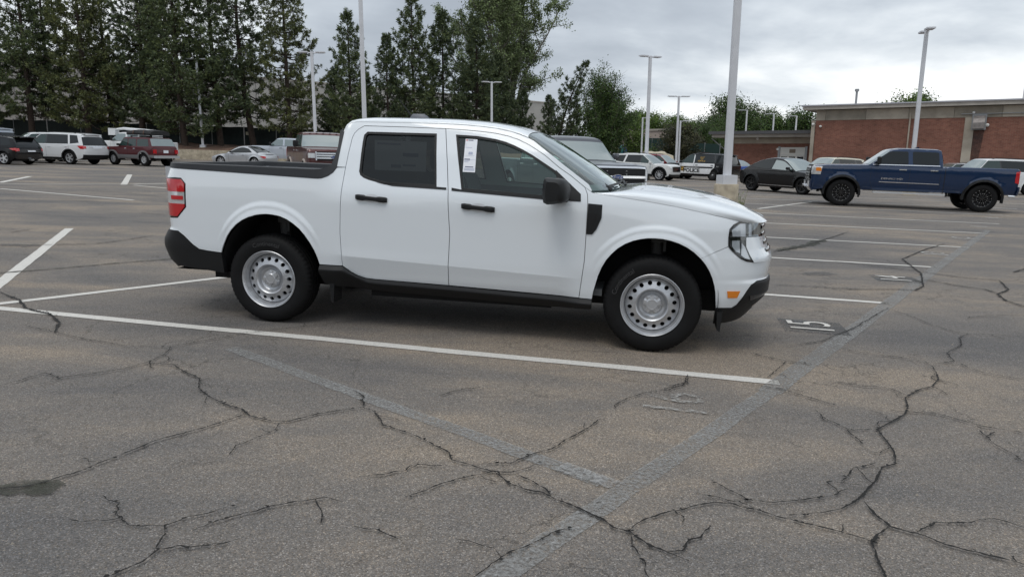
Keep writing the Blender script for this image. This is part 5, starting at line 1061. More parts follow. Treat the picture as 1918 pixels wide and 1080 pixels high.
# ------------------------------------------------------------------ lamp poles
POLEM = pbr('pole_white_paint', (.60, .61, .64), .45, noise=(3, .06)); CONC = pbr('concrete', (.40, .345, .26), .9, noise=(4, .3), bump=(60, .3)); GREYM = pbr('grey_metal', (.30, .31, .32), .5, .4)
def lamp_pole(B, h, wid, label, base=(.30, .6), arms=((1, 0), (-1, 0)), alen=.55, rz=.2, group='white lamp poles of the parking lot', pad=True):
    o = empty('lamp_pole', B, rz, label, 'lamp post', group, lean=True)
    if base[1] > 0:
        mb = MB(); r, hh_ = base; mb.grid([[(k*r*math.cos(t), k*r*math.sin(t), z) for t in np.linspace(0, 2*PI, 28, endpoint=False)] for k, z in ((1, -.5), (1, hh_-.03), (.96, hh_), (.02, hh_))], True); mb.build('footing', CONC, o)
    z0 = base[1]; mb = MB(); w2 = wid/2; mb.grid([[(k*a, k*b, z) for a, b in rounded([(-w2, -w2), (w2, -w2), (w2, w2), (-w2, w2)], w2*.3, 2)] for k, z in ((1, z0), (1, z0+.3), (.86, h))], True, True); mb.build('shaft', POLEM, o, angle=50)
    MB().box((0, 0, z0+.11), (wid*2.3, wid*2.3, .22)).build('base_cover', POLEM, o)
    for ax, ay in arms:
        a = np.array([ax, ay])/math.hypot(ax, ay); q = np.array([-a[1], a[0]])
        MB().tube([(0, 0, h-.08), (a[0]*.3, a[1]*.3, h-.06)], .04, 6).build('arm', POLEM, o)
        mb = MB(); M = np.array([[a[0], q[0], 0], [a[1], q[1], 0], [0, 0, 1]]); mb.box((a[0]*(.25+alen/2), a[1]*(.25+alen/2), h-.03), (alen, .36, .07), M); mb.box((a[0]*(.25+alen/2), a[1]*(.25+alen/2), h-.075), (alen*.7, .28, .02), M); mb.build('lamp_head', POLEM, o, smooth=False)
    return o
def pole_px(u, Y, vtop, wid, label, **kw): B = gxy(u, Y); return lamp_pole(B, plumb_h(B, vtop), wid, label, **kw)
lamp_pole(gxy(1357, 18.0), 9.5, .165, 'white square lamp pole on a round concrete footing, just beyond the white pickup hood', (.30, .83))
pole_px(687, 27, -60, .17, 'white lamp pole rising behind the roof of the white pickup', base=(.3, .6))
pole_px(594, 45, 97, .19, 'white twin-head lamp pole behind the wine red heavy pickup', rz=.1); pole_px(921, 60, 153, .18, 'white twin-head lamp pole in front of the dark pines', rz=.3); pole_px(1209, 47, 105, .19, 'white twin-head lamp pole behind the white crossover', rz=.5)
pole_px(1265, 69, 180, .2, 'white lamp pole with wide twin heads behind the police SUV', alen=.8, rz=.1); pole_px(1270, 72, 226, .17, 'short white lamp pole with one arm, beside the wide twin-head pole', arms=((1, 0),), rz=0); pole_px(1200, 74, 220, .17, 'short white lamp pole with one arm, by the beige building', arms=((1, 0),), rz=0)
pole_px(1702, 35, 56, .19, 'tall white lamp pole behind the dark blue pickup', rz=1.3); pole_px(382, 64.5, 110, .2, 'white lamp pole standing on the planting bank among the pines', base=(.35, 1.05))
for u, vt, a_, l_ in ((1392, 206, -1, 'distant white lamp pole over the low brick roof, next to the near pole'), (1442, 213, -1, 'distant white lamp pole over the middle of the low brick roof'), (1484, 217, -1, 'distant white lamp pole over the low brick roof by the tall brick corner')): pole_px(u, 96, vt, .2, l_, arms=((a_, 0),), alen=.9, rz=0)
# weeds at the footing
WEED = pbr('weed_green', (.19, .21, .11), .8, noise=(5, .3)); rg = np.random.default_rng(11); wm = MB(); fb_ = gxy(1357, 18.0)
for k in range(70):
    a = rg.uniform(0, 2*PI); r = .32+.10*rg.random(); x, y = fb_[0]+r*math.cos(a), fb_[1]+r*math.sin(a); h_ = rg.uniform(.2, .8)*(1 if math.cos(a) > -.3 else .6); dx, dy = rg.normal(0, .10, 2); px_ = rg.uniform(-.012, .012)
    wm.add([(x-.006, y, 0), (x+.006, y+px_, 0), (x+dx*.5+.008, y+dy*.5, h_*.6), (x+dx, y+dy, h_), (x+dx*.5-.008, y+dy*.5, h_*.6)], [(0, 1, 2, 4), (4, 2, 3)])
    for j in range(1): z = h_*rg.uniform(.3, .9); wm.add([(x+dx*z/h_, y+dy*z/h_, z), (x+dx+rg.normal(0, .06), y+dy+rg.normal(0, .06), z+.06), (x+dx*z/h_+rg.normal(0, .05), y+dy*z/h_, z+.10)], [(0, 1, 2)])
tag(wm.build('weeds', WEED, None, smooth=False), 'tall thin weeds around the concrete footing of the lamp pole', 'weeds', kind='stuff')
# ------------------------------------------------------------------ brick building
def brick_mat():
    m = bpy.data.materials.new('red_brick'); m.use_nodes = True; t = m.node_tree; b = t.nodes['Principled BSDF']; tcn = nd(t, 'ShaderNodeTexCoord')
    mpp = nd(t, 'ShaderNodeMapping'); t.links.new(tcn.outputs['Object'], mpp.inputs[0]); mpp.inputs['Rotation'].default_value = (PI/2, 0, 0)
    br = nd(t, 'ShaderNodeTexBrick', _Scale=1.0, _Mortar_Size=.009, _Bias=-.1); br.inputs['Brick Width'].default_value = .30; br.inputs['Row Height'].default_value = .10; br.inputs['Color1'].default_value = (.175, .068, .047, 1); br.inputs['Color2'].default_value = (.235, .098, .067, 1); br.inputs['Mortar'].default_value = (.21, .14, .11, 1)
    t.links.new(mpp.outputs[0], br.inputs[0]); n = nd(t, 'ShaderNodeTexNoise', _Scale=.35, _Detail=5, _Roughness=.6); t.links.new(tcn.outputs['Object'], n.inputs[0])
    n2_ = nd(t, 'ShaderNodeTexNoise', _Scale=3.2, _Detail=3); t.links.new(mpp.outputs[0], n2_.inputs[0])
    c_ = mixc(t, 1.0, br.outputs[0], ramp(t, n.outputs[0], [(.35, .80), (.65, 1.15)]), 'MULTIPLY'); c_ = mixc(t, 1.0, c_, ramp(t, n2_.outputs[0], [(.30, .78), (.42, 1.0), (.6, 1.06)]), 'MULTIPLY')
    t.links.new(c_, b.inputs['Base Color']); b.inputs['Roughness'].default_value = .9; bp = nd(t, 'ShaderNodeBump', _Strength=.4, _Distance=.01); t.links.new(br.outputs['Fac'], bp.inputs['Height']); bp.invert = True; t.links.new(bp.outputs[0], b.inputs['Normal']); return m
BRICK = brick_mat(); BAND = pbr('concrete_band', (.35, .31, .255), .9, noise=(.6, .3)); FASC = pbr('roof_fascia', (.38, .35, .31), .6, noise=(1.5, .15)); CAPM = pbr('roof_edge_metal', (.42, .42, .46), .45, .3); ROOFD = pbr('roof_grey', (.085, .085, .09), .8)
BB = gxy(1519, 62.0); best = None
hb = plumb_h(BB, 198)
for k in range(200):
    a = math.radians(-20-.25*k); d = np.array((Matrix.Rotation(LEAN, 3, 'Y') @ Vector((math.cos(a), math.sin(a), 0)))[:])
    P = [(pix(BB+UPV*hb+d*s_), s_) for s_ in np.linspace(4, 60, 300)]; q = min(P, key=lambda e: abs(e[0][0]-1918)); e = abs(q[0][1]-186)+abs(q[0][0]-1918)
    if best is None or e < best[0]: best = (e, a, q[1])
BA, BLEN = best[1], best[2]
def wall_u(B, ang, u):             # distance along a wall from B at which column u is met
    d = np.array((Matrix.Rotation(LEAN, 3, 'Y') @ Vector((math.cos(ang), math.sin(ang), 0)))[:]); lo, hi = -30., 80.
    for _ in range(50):
        m_ = (lo+hi)/2
        if pix(B+d*m_+UPV*3)[0] < u: lo = m_
        else: hi = m_
    return lo
bd = empty('brick_building', BB, BA, 'long red brick building with a concrete band under its roof edge', 'building', lean=True)
Lb = BLEN+26; y0 = 0.
hband = plumb_h(BB, 226); hfas = plumb_h(BB, 207)
MB().box((Lb/2, 9, hband/2-1), (Lb, 18, hband+2)).build('brick_wall', BRICK, bd, smooth=False)
mb = MB(); xs_ = [0, .75]+list(np.arange(.75+3.1, Lb, 3.1)); k = 0
for a, b_ in zip(xs_[:-1], xs_[1:]):
    o = MB().box(((a+b_)/2, 9, (hband+hfas)/2), (b_-a-.02, 18+.06+.02*(k % 2), hfas-hband-.004)).build('concrete_panel', pbr('concrete_panel_%d' % (k % 3), [(.34, .30, .245), (.27, .24, .195), (.39, .345, .285)][k % 3], .9, noise=(.9, .25)), bd, smooth=False); k += 1
mb = MB(); mb.box((Lb/2-.5, 8.9, (hfas+hb)/2), (Lb+1.0, 18.9, hb-hfas-.08)); mb.build('fascia', FASC, bd, smooth=False); MB().box((Lb/2-.55, 8.9, hb-.02), (Lb+1.2, 19.1, .10)).build('roof_edge', CAPM, bd, smooth=False)
for u in (1519.5, 1810):
    x = wall_u(BB, BA, u); MB().box((x+.05, .0, hband/2-1), (.62 if u > 1600 else .28, .16, hband+1.99)).build('pilaster', BAND, bd, smooth=False)
def wpt(u, v, B=BB, ang=BA):       # (x, z) on the wall under a pixel
    x = wall_u(B, ang, u); d = np.array((Matrix.Rotation(LEAN, 3, 'Y') @ Vector((math.cos(ang), math.sin(ang), 0)))[:]); return x, plumb_h(B+d*x, v)
x, z = wpt(1829, 229); VENT = pbr('vent_metal', (.22, .20, .19), .55, .4, noise=(5, .3)); mb = MB(); mb.prism([(-.08, z-.5), (-.75, z-.5), (-.75, z-.05), (-.6, z+.25), (-.3, z+.45), (-.08, z+.5)], 'x', x-.38, x+.38); mb.build('vent_hood', VENT, bd, smooth=False); MB().box((x, -.10, z), (.95, .05, 1.15)).build('vent_frame', GREYM, bd)
x, z = wpt(1858, 212.5); MB().tube([(x-2.2, -.13, z), (x+9, -.13, z)], .035, 6).build('conduit', GREYM, bd); x, z = wpt(1700, 240); MB().tube([(x, -.12, z+1.2), (x, -.12, 0)], .06, 8).build('downpipe', BAND, bd)
x, z = wpt(1829, 229); MB().grid([[(x+a*w_, -.012, z+h_) for a in (-.5, -.2, .2, .5)] for h_, w_ in ((-.5, .8), (-1.5, .7), (-2.6, .5), (-3.6, .3))]).build('soot_stain', worn('soot', (.07, .045, .04), .5, 3, soft=.6), bd)
for u, v, sz in ((1520.5, 233, .2), (1534.5, 237, .17), (1817, 211, .16), (1845, 234.5, .22)):
    x, z = wpt(u, v); MB().tube([(x, -.02, z), (x, -.14, z), (x, -.20, z-.02)], [sz*.6, sz*.6, sz*.3], 8).build('wall_lamp', pbr('lamp_white', (.7, .7, .68), .5), bd)
x, z = wpt(1590, 197); MB().tube([(x, 1.5, z-.3), (x, 1.5, z+1.25)], .09, 8).tube([(x, 1.5, z+1.2), (x, 1.5, z+1.4)], .17, 8).build('roof_pipe', GREYM, bd)
x, z = wpt(1915, 186); MB().box((x+.6, 2.2, z+.4), (1.9, 1.6, 1.6)).build('roof_unit', pbr('unit_white', (.6, .6, .58), .6, noise=(2, .1)), bd, smooth=False)
x, z = wpt(1900, 297); MB().box((x-7, -.02, z/2+.2), (18, .1, .5)).build('wall_band', BAND, bd, smooth=False)
# lower brick wing with a garage door
LB = gxy(1362, 72.0); lw = empty('brick_garage_wing', LB, BA, 'low brick garage wing with an overhanging dark roof and a white sectional door', 'building', lean=True)
hr = plumb_h(LB, 245); h2 = plumb_h(LB, 253.5); h3 = plumb_h(LB, 265.5); Ll = wall_u(LB, BA, 1514)+1
MB().box((Ll/2, 7, h3/2-1), (Ll, 14, h3+2)).build('brick_wall', BRICK, lw, smooth=False); MB().box((Ll/2, 7, (h3+h2)/2-.1), (Ll+.06, 14.06, h2-h3+.2-.004)).build('concrete_band', BAND, lw, smooth=False)
MB().box((Ll/2-.9, 6.5, (hr+h2)/2+.0), (Ll+1.6, 15.6, .3)).build('roof_slab', ROOFD, lw, smooth=False); MB().box((Ll/2-.85, 6.6, h2-.08), (Ll+1.2, 15.2, .30)).build('eave', FASC, lw, smooth=False)
MB().tube([(-1.6, -.6, h2-.3), (-.05, -.1, h3-1.0)], .06, 6).build('brace', GREYM, lw); MB().box((.25, -.03, h3/2-1), (.5, .12, h3+1.9)).build('pilaster', BAND, lw, smooth=False)
(xa, za), (xb_, zb_) = wpt(1463, 276, LB, BA), wpt(1509, 298, LB, BA); DOORW = pbr('door_white', (.62, .61, .57), .6)
gd = MB().box(((xa+xb_)/2, -.03, za/2), (xb_-xa, .08, za)).build('garage_door', DOORW, lw, smooth=False)
for i in range(3):
    w3 = (xb_-xa)/3; MB().box((xa+w3*(i+.5), -.08, za-1.25), (w3-.18, .03, .75)).build('pane', CARGL, gd)
for i in range(4): MB().box(((xa+xb_)/2, -.075, za-.75-.85*i), (xb_-xa-.02, .012, .03)).build('panel_joint', GREYM, gd)
MB().box(((xa+xb_)/2, -.08, za-.35), (.55, .03, .35)).build('emblem', pbr('emblem_brown', (.2, .16, .12), .6), gd)
for x in (xa-.12, xb_+.12): MB().box((x, -.05, za/2), (.2, .14, za+.15)).build('door_frame', GREYM, lw)
for u, v in ((1419, 260), (1458, 279.5)): x, z = wpt(u, v, LB, BA); MB().tube([(x, -.02, z), (x, -.16, z)], .12, 8).build('wall_lamp', MATS['lamp_white'], lw)
# ------------------------------------------------------------------ pale long building behind the pines, beige building, fence and bank
def long_wall(name, label, A, B, htop, mat, depth=20, seams=6., base=-1.):
    A, B = np.array(A, float), np.array(B, float); L = np.linalg.norm(B-A); ang = math.atan2(B[1]-A[1], B[0]-A[0]); o = empty(name, (*A, 0), ang, label, 'building', lean=True)
    MB().box((L/2, depth/2, (htop+base)/2), (L, depth, htop-base)).build('wall', mat, o, smooth=False)
    MB().box((L/2, depth/2, htop+.12), (L+.3, depth+.3, .24)).build('roof_edge', FASC, o, smooth=False)
    for x in np.arange(seams, L, seams): MB().box((x, -.01, (htop+base)/2), (.12, .06, htop-base-.05)).build('wall_joint', pbr('joint_grey', (.26, .25, .24), .9), o)
    return o
PALE = pbr('pale_wall', (.40, .385, .36), .85, noise=(.5, .12)); BEIGE = pbr('beige_wall', (.42, .35, .31), .9, noise=(.4, .12))
long_wall('pale_warehouse', 'long pale grey warehouse wall behind the row of pines', (-74, 66), (8, 158), 10.0, PALE, 22)
A = gxy(1150, 100); B = gxy(1246, 96); long_wall('beige_building', 'low beige building behind the small tree and the bins', A[:2], B[:2], plumb_h(A, 246), BEIGE, 12, 40)
MULCH = pbr('pine_mulch', (.13, .075, .05), .95, noise=(3, .4), bump=(25, .5)); rw = MB(); W0 = -60.; W1 = 4.
rwl = empty('retaining_wall', (0, 62, 0), 0, 'low concrete retaining wall in front of the pine bank', 'wall'); MB().box(((W0+W1)/2, 0, .35), (W1-W0, .3, 1.0)).build('wall_face', CONC, rwl, smooth=False)
mb = MB(); rg = np.random.default_rng(4); mb.grid([[(x, 62.1+y, z+.10*rg.uniform(-1, 1)*(y > .2)) for x in np.linspace(W0, W1, 70)] for y, z in ((0, .78), (1, .86), (3, 1.1), (5, 1.3), (8, 1.4), (14, 1.4), (24, 1.0), (30, -.1))]); tag(mb.build('planting_bank', MULCH), kind='structure')
FEN = pbr('fence_screen', (.010, .018, .017), .8, noise=(2, .4)); FA, FB = gxy(-160, 66.5), gxy(1050, 71.); FA[2] = FB[2] = 0
L = np.linalg.norm(FB-FA); ang = math.atan2(FB[1]-FA[1], FB[0]-FA[0]); fe = empty('screened_fence', FA, ang, 'chain-link fence covered with dark green windscreen behind the pines', 'fence')
npan = int(L/3.0)
pm = [MB().grid([[(x, .05*math.sin(2.2*x+k)+.03*math.sin(9*x), z+.03*math.sin(3*x+k)*(z > 2)) for x in np.linspace(.04, 2.96, 10)] for z in (1.32, 1.9, 2.5, 3.02)]) for k in range(3)]; protos = []
for i in range(npan):
    if i < 3: o = pm[i].build('screen_panel', FEN, fe); protos.append(o)
    else: o = protos[i % 3].copy(); COL.objects.link(o); o.parent = fe
    o.location = (i*3.0, 0, 0)
    if i == 0: p0 = MB().tube([(0, .07, .9), (0, .07, 3.12)], .035, 6).build('post', GREYM, fe)
    else: p1 = p0.copy(); COL.objects.link(p1); p1.parent = fe; p1.location = (i*3.0, 0, 0)
MB().box((13, -.06, 2.45), (.5, .02, .3)).build('notice', pbr('notice_cream', (.5, .47, .36), .7), fe).location = (float(np.linalg.norm(gxy(466, 68.5)-FA))-13, 0, 0)
# bins, bollard and a tarp-covered trailer by the beige building
def bin_(u0, u1, v0, Y, mat, label, dep=1.1):
    a, b_ = gxy(u0, Y), gxy(u1, Y); w_ = b_[0]-a[0]; h_ = plumb_h((a+b_)/2, v0); o = empty('waste_bin', (a+b_)/2, 0, label, 'bin')
    MB().grid([[(x*k, y*k, z) for x, y in rounded([(-w_/2, -dep/2), (w_/2, -dep/2), (w_/2, dep/2), (-w_/2, dep/2)], .08)] for k, z in ((.9, .05), (1, h_*.85))], True, True).build('tub', mat, o, angle=50); MB().prism([(-dep/2-.05, h_*.85), (dep/2+.05, h_*.85), (dep/2, h_), (-dep/2+.2, h_*.93)], 'x', -w_/2-.03, w_/2+.03).build('lid', mat, o, smooth=False)
bin_(1157.5, 1164.5, 272, 90, pbr('teal_bin', (.03, .16, .17), .6), 'small teal waste bin beside the blue bin'); bin_(1165, 1172.5, 271.5, 90, pbr('blue_bin', (.012, .05, .24), .6), 'small blue waste bin beside the teal bin'); bin_(1173, 1186, 269, 91, pbr('green_bin', (.012, .06, .035), .6), 'dark green waste container beside the blue bin', 1.6)
p = gxy(1179, 88); tag(MB().tube([p+[0, 0, -.1], p+[0, 0, 1.0], p+[0, 0, 1.08]], [.10, .10, .06], 10).build('bollard', pbr('bollard_yellow', (.55, .38, .03), .6)), 'yellow bollard in front of the green waste container', 'bollard')
for u0, u1, vt, Y, lab in ((1196, 1262, 258, 93, 'dark green screened enclosure in front of the beige building'), (1288, 1345, 268, 88, 'dark green screened enclosure behind the police SUV')):
    a, b_ = gxy(u0, Y), gxy(u1, Y); h_ = plumb_h(a, vt); o = empty('enclosure_fence', a, 0, lab, 'fence'); n = max(2, int((b_[0]-a[0])/1.5))
    for i in range(n): w3 = (b_[0]-a[0])/n; MB().grid([[(x, .04*math.sin(4*x+i), z) for x in np.linspace(.03, w3-.03, 6)] for z in (.1, h_*.5, h_)]).build('screen_panel', pbr('enclosure_green', (.010, .034, .030), .8), o).location = (i*w3, 0, 0)
    for i in range(n+1): MB().tube([(i*(b_[0]-a[0])/n, .08, 0), (i*(b_[0]-a[0])/n, .08, h_+.1)], .05, 6).build('post', GREYM, o)
TARP = pbr('tarp_beige', (.42, .37, .28), .85, noise=(2, .2)); a = gxy(1231, 57); o = empty('covered_trailer', a, .1, 'beige tarp-covered trailer behind the red SUV', 'trailer'); rg = np.random.default_rng(8)
MB().grid([[(x, y, z+.05*rg.uniform(-1, 1)) for y, z in ((-.9, .5), (-.92, 1.1), (-.6, 1.75 if x < .5 else 1.6), (0, 1.9 if x < .5 else 1.7), (.6, 1.75), (.92, 1.1), (.9, .5))] for x in np.linspace(-1.15, 1.0, 9)], True, True).build('tarp', TARP, o, angle=30)
for y in (-.8, .8): MB().tube([(0, y-.1, .33), (0, y+.1, .33)], .33, 20).build('wheel', RUB, o)
MB().box((0, 0, .5), (2.3, 1.7, .12)).build('frame', GREYM, o); MB().tube([(1.1, 0, .5), (2.1, 0, .45)], .05, 6).build('drawbar', GREYM, o)
lw2 = empty('low_wall', gxy(1120, 84), -.02, 'low tan wall along the far edge of the lot', 'wall'); MB().box((16, 0, .4), (34, .3, 1.0)).build('wall_face', pbr('tan_wall', (.40, .33, .26), .9, noise=(1, .2)), lw2, smooth=False)
# ------------------------------------------------------------------ trees
def leaf_mat(name, col, var=.5, hue=(1.25, 1.1, .7)):
    m = bpy.data.materials.new(name); m.use_nodes = True; t = m.node_tree; b = t.nodes['Principled BSDF']; g = nd(t, 'ShaderNodeNewGeometry'); tcn = nd(t, 'ShaderNodeTexCoord'); n = nd(t, 'ShaderNodeTexNoise', _Scale=.55, _Detail=3); t.links.new(tcn.outputs['Object'], n.inputs[0])
    s_ = mth(t, 'ADD', mth(t, 'MULTIPLY', g.outputs['Random Per Island'], .55), mth(t, 'MULTIPLY', n.outputs[0], .45))
    t.links.new(ramp(t, s_, [(.2, tuple(c*(1-var) for c in col)), (.5, col), (.85, tuple(c*(1+var)*h_ for c, h_ in zip(col, hue)))]), b.inputs['Base Color']); b.inputs['Roughness'].default_value = .7; b.inputs['Specular IOR Level'].default_value = .25
    try: b.inputs['Subsurface Weight'].default_value = 0
    except Exception: pass
    return m
BARK = pbr('pine_bark', (.045, .032, .025), .95, noise=(6, .4)); BARKG = pbr('grey_bark', (.16, .145, .125), .95, noise=(6, .3))
PINEM = [leaf_mat('pine_needles', (.105, .140, .074)), leaf_mat('pine_needles_warm', (.115, .138, .066)), leaf_mat('pine_needles_dark', (.088, .120, .068))]
def blades(C_, D_, ln, wd, rg, n):
    """n thin pointed blades round each centre C_ leaning along D_; returns vertex array and faces"""
    N_ = len(C_); c = np.repeat(C_, n, 0); d = np.repeat(D_, n, 0)*.75+rg.normal(0, .62, (N_*n, 3)); d /= np.linalg.norm(d, axis=1)[:, None]+1e-9
    l = ln*rg.uniform(.6, 1.25, (N_*n, 1)); a = np.cross(d, rg.normal(0, 1, (N_*n, 3))); a /= np.linalg.norm(a, axis=1)[:, None]+1e-9; w_ = wd*rg.uniform(.7, 1.3, (N_*n, 1))
    V = np.stack([c-a*w_*.5, c+d*l*.55-a*w_*.55*0+a*w_*.6, c+d*l, c+d*l*.5-a*w_*.6], 1).reshape(-1, 3); k = np.arange(N_*n)*4; return V, np.stack([k, k+1, k+2, k+3], 1)
def quick(name, V, Fc, mat, parent):
    me = bpy.data.meshes.new(name); V = np.asarray(V, np.float32); Fc = np.asarray(Fc, np.int32); me.vertices.add(len(V)); me.vertices.foreach_set('co', V.ravel()); k = Fc.shape[1]
    me.loops.add(Fc.size); me.loops.foreach_set('vertex_index', Fc.ravel()); me.polygons.add(len(Fc)); me.polygons.foreach_set('loop_start', np.arange(0, Fc.size, k, dtype=np.int32)); me.update(calc_edges=True); me.materials.append(mat)
    o = bpy.data.objects.new(name, me); COL.objects.link(o); o.parent = parent; return o
def pine(seed, h, r, z0, mat, dens=1.0, lean=0., rt=.30, up=.1):
    rg = np.random.default_rng(seed); root = empty('pine_tree', lean=True); bend = rg.normal(0, .25, 2); ax = lambda z: np.array([bend[0]*math.sin(z/h*3)+lean*z*z/h, bend[1]*math.sin(z/h*2.4), z])
    t = MB(); t.tube([ax(z) for z in np.linspace(-.6, h*.99, 14)], list(np.linspace(rt, .03, 14)), 8); C_, D_ = [], []; z = z0
    while z < h*.985:
        q = (z-z0)/(h-z0); shp = (1-q)**.75*(.62+.38*min(1, q/.25)); nb = rg.integers(3, 6) if q < .85 else 4; az0 = rg.uniform(0, 2*PI)
        for k in range(nb):
            if rg.random() < .16: continue
            az = az0+2*PI*k/nb+rg.normal(0, .25); L = max(.35, r*shp*rg.uniform(.55, 1.15)); el = -.12+.75*q+rg.normal(0, .12)+up; p0 = ax(z); hd_ = np.array([math.cos(az), math.sin(az), 0]); P = [p0+hd_*L*s_*math.cos(el)+np.array([0, 0, L*(s_*math.sin(el)+.20*s_*s_-.16*math.sin(PI*s_))]) for s_ in np.linspace(0, 1, 5)]
            t.tube(P, list(np.linspace(max(.012, .018*L), .008, 5)), 4, cap=False); P = np.array(P); sdv = np.array([-hd_[1], hd_[0], 0]); m_ = max(3, int(L*4.6*dens))
            for s_ in np.r_[rg.uniform(.30, 1, m_), 1.0]:
                b_ = np.array([np.interp(s_*4, range(5), P[:, j]) for j in range(3)]); sl = rg.uniform(-1, 1)*.34*L*(1.12-s_*.75); tip = b_+sdv*sl+hd_*abs(sl)*.55+np.array([0, 0, rg.uniform(-.02, .18)])
                if abs(sl) > .3: t.tube([b_, tip], [.010, .005], 3, cap=False)
                for f in ((.45, 1.0) if abs(sl) > .45 else (1.0,)): C_.append(b_+(tip-b_)*f); dd = hd_*.8+sdv*np.sign(sl)*.5+np.array([0, 0, .45]); D_.append(dd/np.linalg.norm(dd))
        z += rg.uniform(.26, .52)/max(.6, dens)
    t.build('trunk', BARK, root, angle=60); V, Fc = blades(np.array(C_), np.array(D_), .34, .056, rg, 18); quick('crown', V, Fc, mat, root); return root
def broadleaf(seed, h, rx, z0, mat, bark, tips=90, per=90, leaf=.15, spread=.55, trunk=.2, vase=0., shape=1.0, low=.0):
    rg = np.random.default_rng(seed); root = empty('leafy_tree', lean=True); t = MB(); t.tube([(0, 0, -.6), (.05, 0, h*.2), (.1, .05, h*.42), (0, 0, h*.75)], [trunk, trunk*.8, trunk*.5, .03], 8); C_ = []
    for k in range(tips):
        u = rg.normal(0, 1, 3); u /= np.linalg.norm(u); rr_ = rg.random()**.42; zc_ = (z0+h)/2; p = np.array([u[0]*rx*rr_, u[1]*rx*rr_, zc_+u[2]*(h-z0)/2*rr_])
        f = (p[2]-z0)/(h-z0); p[:2] *= (1-vase)+vase*1.5*f; p[:2] *= rg.uniform(.85, 1.15)
        b_ = np.array([.05, .02, max(z0*.45, p[2]*.45*rg.uniform(.6, 1.1))]); m_ = b_*.45+p*.55+np.array([0, 0, -.06*(h-z0)*(1-f)+.3])+rg.normal(0, .25, 3); P = np.array(curve_pts([b_, m_, p], 4)); r0 = trunk*.28*rg.uniform(.5, 1); t.tube(P, list(np.linspace(r0, .012, len(P))), 5, cap=False)
        n = int(per*rg.uniform(.5, 1.4)); w_ = rg.uniform(.45, 1, (n, 1)); base = np.array([[np.interp(a*(len(P)-1), range(len(P)), P[:, j]) for j in range(3)] for a in w_[:, 0]]); C_.append(base+rg.normal(0, 1, (n, 3))*spread*np.array([1, 1, .7])*(w_*.8+.2))
        for j in range(4): e = P[-1]+rg.normal(0, spread, 3); t.tube([P[-2], e], [.014, .006], 3, cap=False)
    t.build('trunk', bark, root, angle=60); C_ = np.concatenate(C_); N_ = len(C_); d = rg.normal(0, 1, (N_, 3))+[0, 0, -.2]; d /= np.linalg.norm(d, axis=1)[:, None]; a = np.cross(d, rg.normal(0, 1, (N_, 3))); a /= np.linalg.norm(a, axis=1)[:, None]; l = leaf*rg.uniform(.6, 1.4, (N_, 1))
    V = np.stack([C_-d*l*.5, C_+a*l*.38, C_+d*l*.5, C_-a*l*.38], 1).reshape(-1, 3); k = np.arange(N_)*4; quick('crown', V, np.stack([k, k+1, k+2, k+3], 1), mat, root); return root
def limbtree(seed, h, mat, bark):
    rg = np.random.default_rng(seed); root = empty('leafy_tree', lean=True); t = MB(); t.tube([(0, 0, -.6), (.1, 0, 2.5), (.15, .1, 5.5)], [.55, .46, .38], 9); C_ = []
    def limb(p, d, L, r, lev):
        n = 6; P = [np.array(p)]; d = np.array(d)
        for k in range(n): d = d+rg.normal(0, .10+.05*lev, 3)+np.array([0, 0, .05]); d /= np.linalg.norm(d); P.append(P[-1]+d*L/n)
        t.tube(P, list(np.linspace(r, max(.008, r*.25), n+1)), 6 if lev == 0 else 4, cap=False); P = np.array(P)
        if lev < 2:
            for k in range(13 if lev == 0 else 7):
                s_ = rg.uniform(.22 if lev == 0 else .25, 1); b_ = np.array([np.interp(s_*n, range(n+1), P[:, j]) for j in range(3)]); v = rg.normal(0, 1, 3); v[2] = abs(v[2])*.5; q = d*.75+v/np.linalg.norm(v)*.75; q /= np.linalg.norm(q); limb(b_, q, L*rg.uniform(.25, .42)*(1.15-.45*s_), r*.32, lev+1)
        if lev > 0:
            bare = rg.random() < .22; m_ = int((10 if lev == 1 else 17)*(0 if bare else 1)); w_ = rg.uniform(.25, 1, m_)*n
            for a in w_: C_.append([np.interp(a, range(n+1), P[:, j])+rg.normal(0, .22) for j in range(3)])
    for k in range(11): az = 2*PI*k/11+rg.normal(0, .2); tl_ = rg.uniform(.10, .50) if k < 10 else .02; limb((.12, .08, rg.uniform(2.2, 5.6)), (math.cos(az)*tl_, math.sin(az)*tl_, 1), rg.uniform(11.5, 16.5), .19, 0)
    t.build('trunk', bark, root, angle=60); C_ = np.repeat(np.array(C_), 5, 0); N_ = len(C_); C_ = C_+rg.normal(0, .16, (N_, 3)); d = rg.normal(0, 1, (N_, 3))+[0, 0, -.3]; d /= np.linalg.norm(d, axis=1)[:, None]; a = np.cross(d, rg.normal(0, 1, (N_, 3))); a /= np.linalg.norm(a, axis=1)[:, None]; l = .17*rg.uniform(.6, 1.4, (N_, 1))
    V = np.stack([C_-d*l*.5, C_+a*l*.42, C_+d*l*.5, C_-a*l*.42], 1).reshape(-1, 3); k = np.arange(N_)*4; quick('crown', V, np.stack([k, k+1, k+2, k+3], 1), mat, root); return root
def plant(root, u, Y, z=0., s=1., rz=0., label=None, cat='tree', group=None, first=False, sz=None):
    o = root if first else copy_tree(root); B = gxy(u, Y, z); o.location = tuple(B); o.rotation_euler = (Matrix.Rotation(LEAN, 3, 'Y') @ Matrix.Rotation(rz, 3, 'Z')).to_euler(); o.scale = (s, s, sz or s); tag(o, label, cat, group); return o
GP_ = 'tall pines along the fence'
big = [pine(1, 18.5, 4.6, 2.4, PINEM[0], .96), pine(2, 19, 4.7, 1.8, PINEM[1], .97), pine(3, 18, 4.6, 2.3, PINEM[2], .93), pine(4, 17, 4.9, 1.4, PINEM[0], 1.06)]
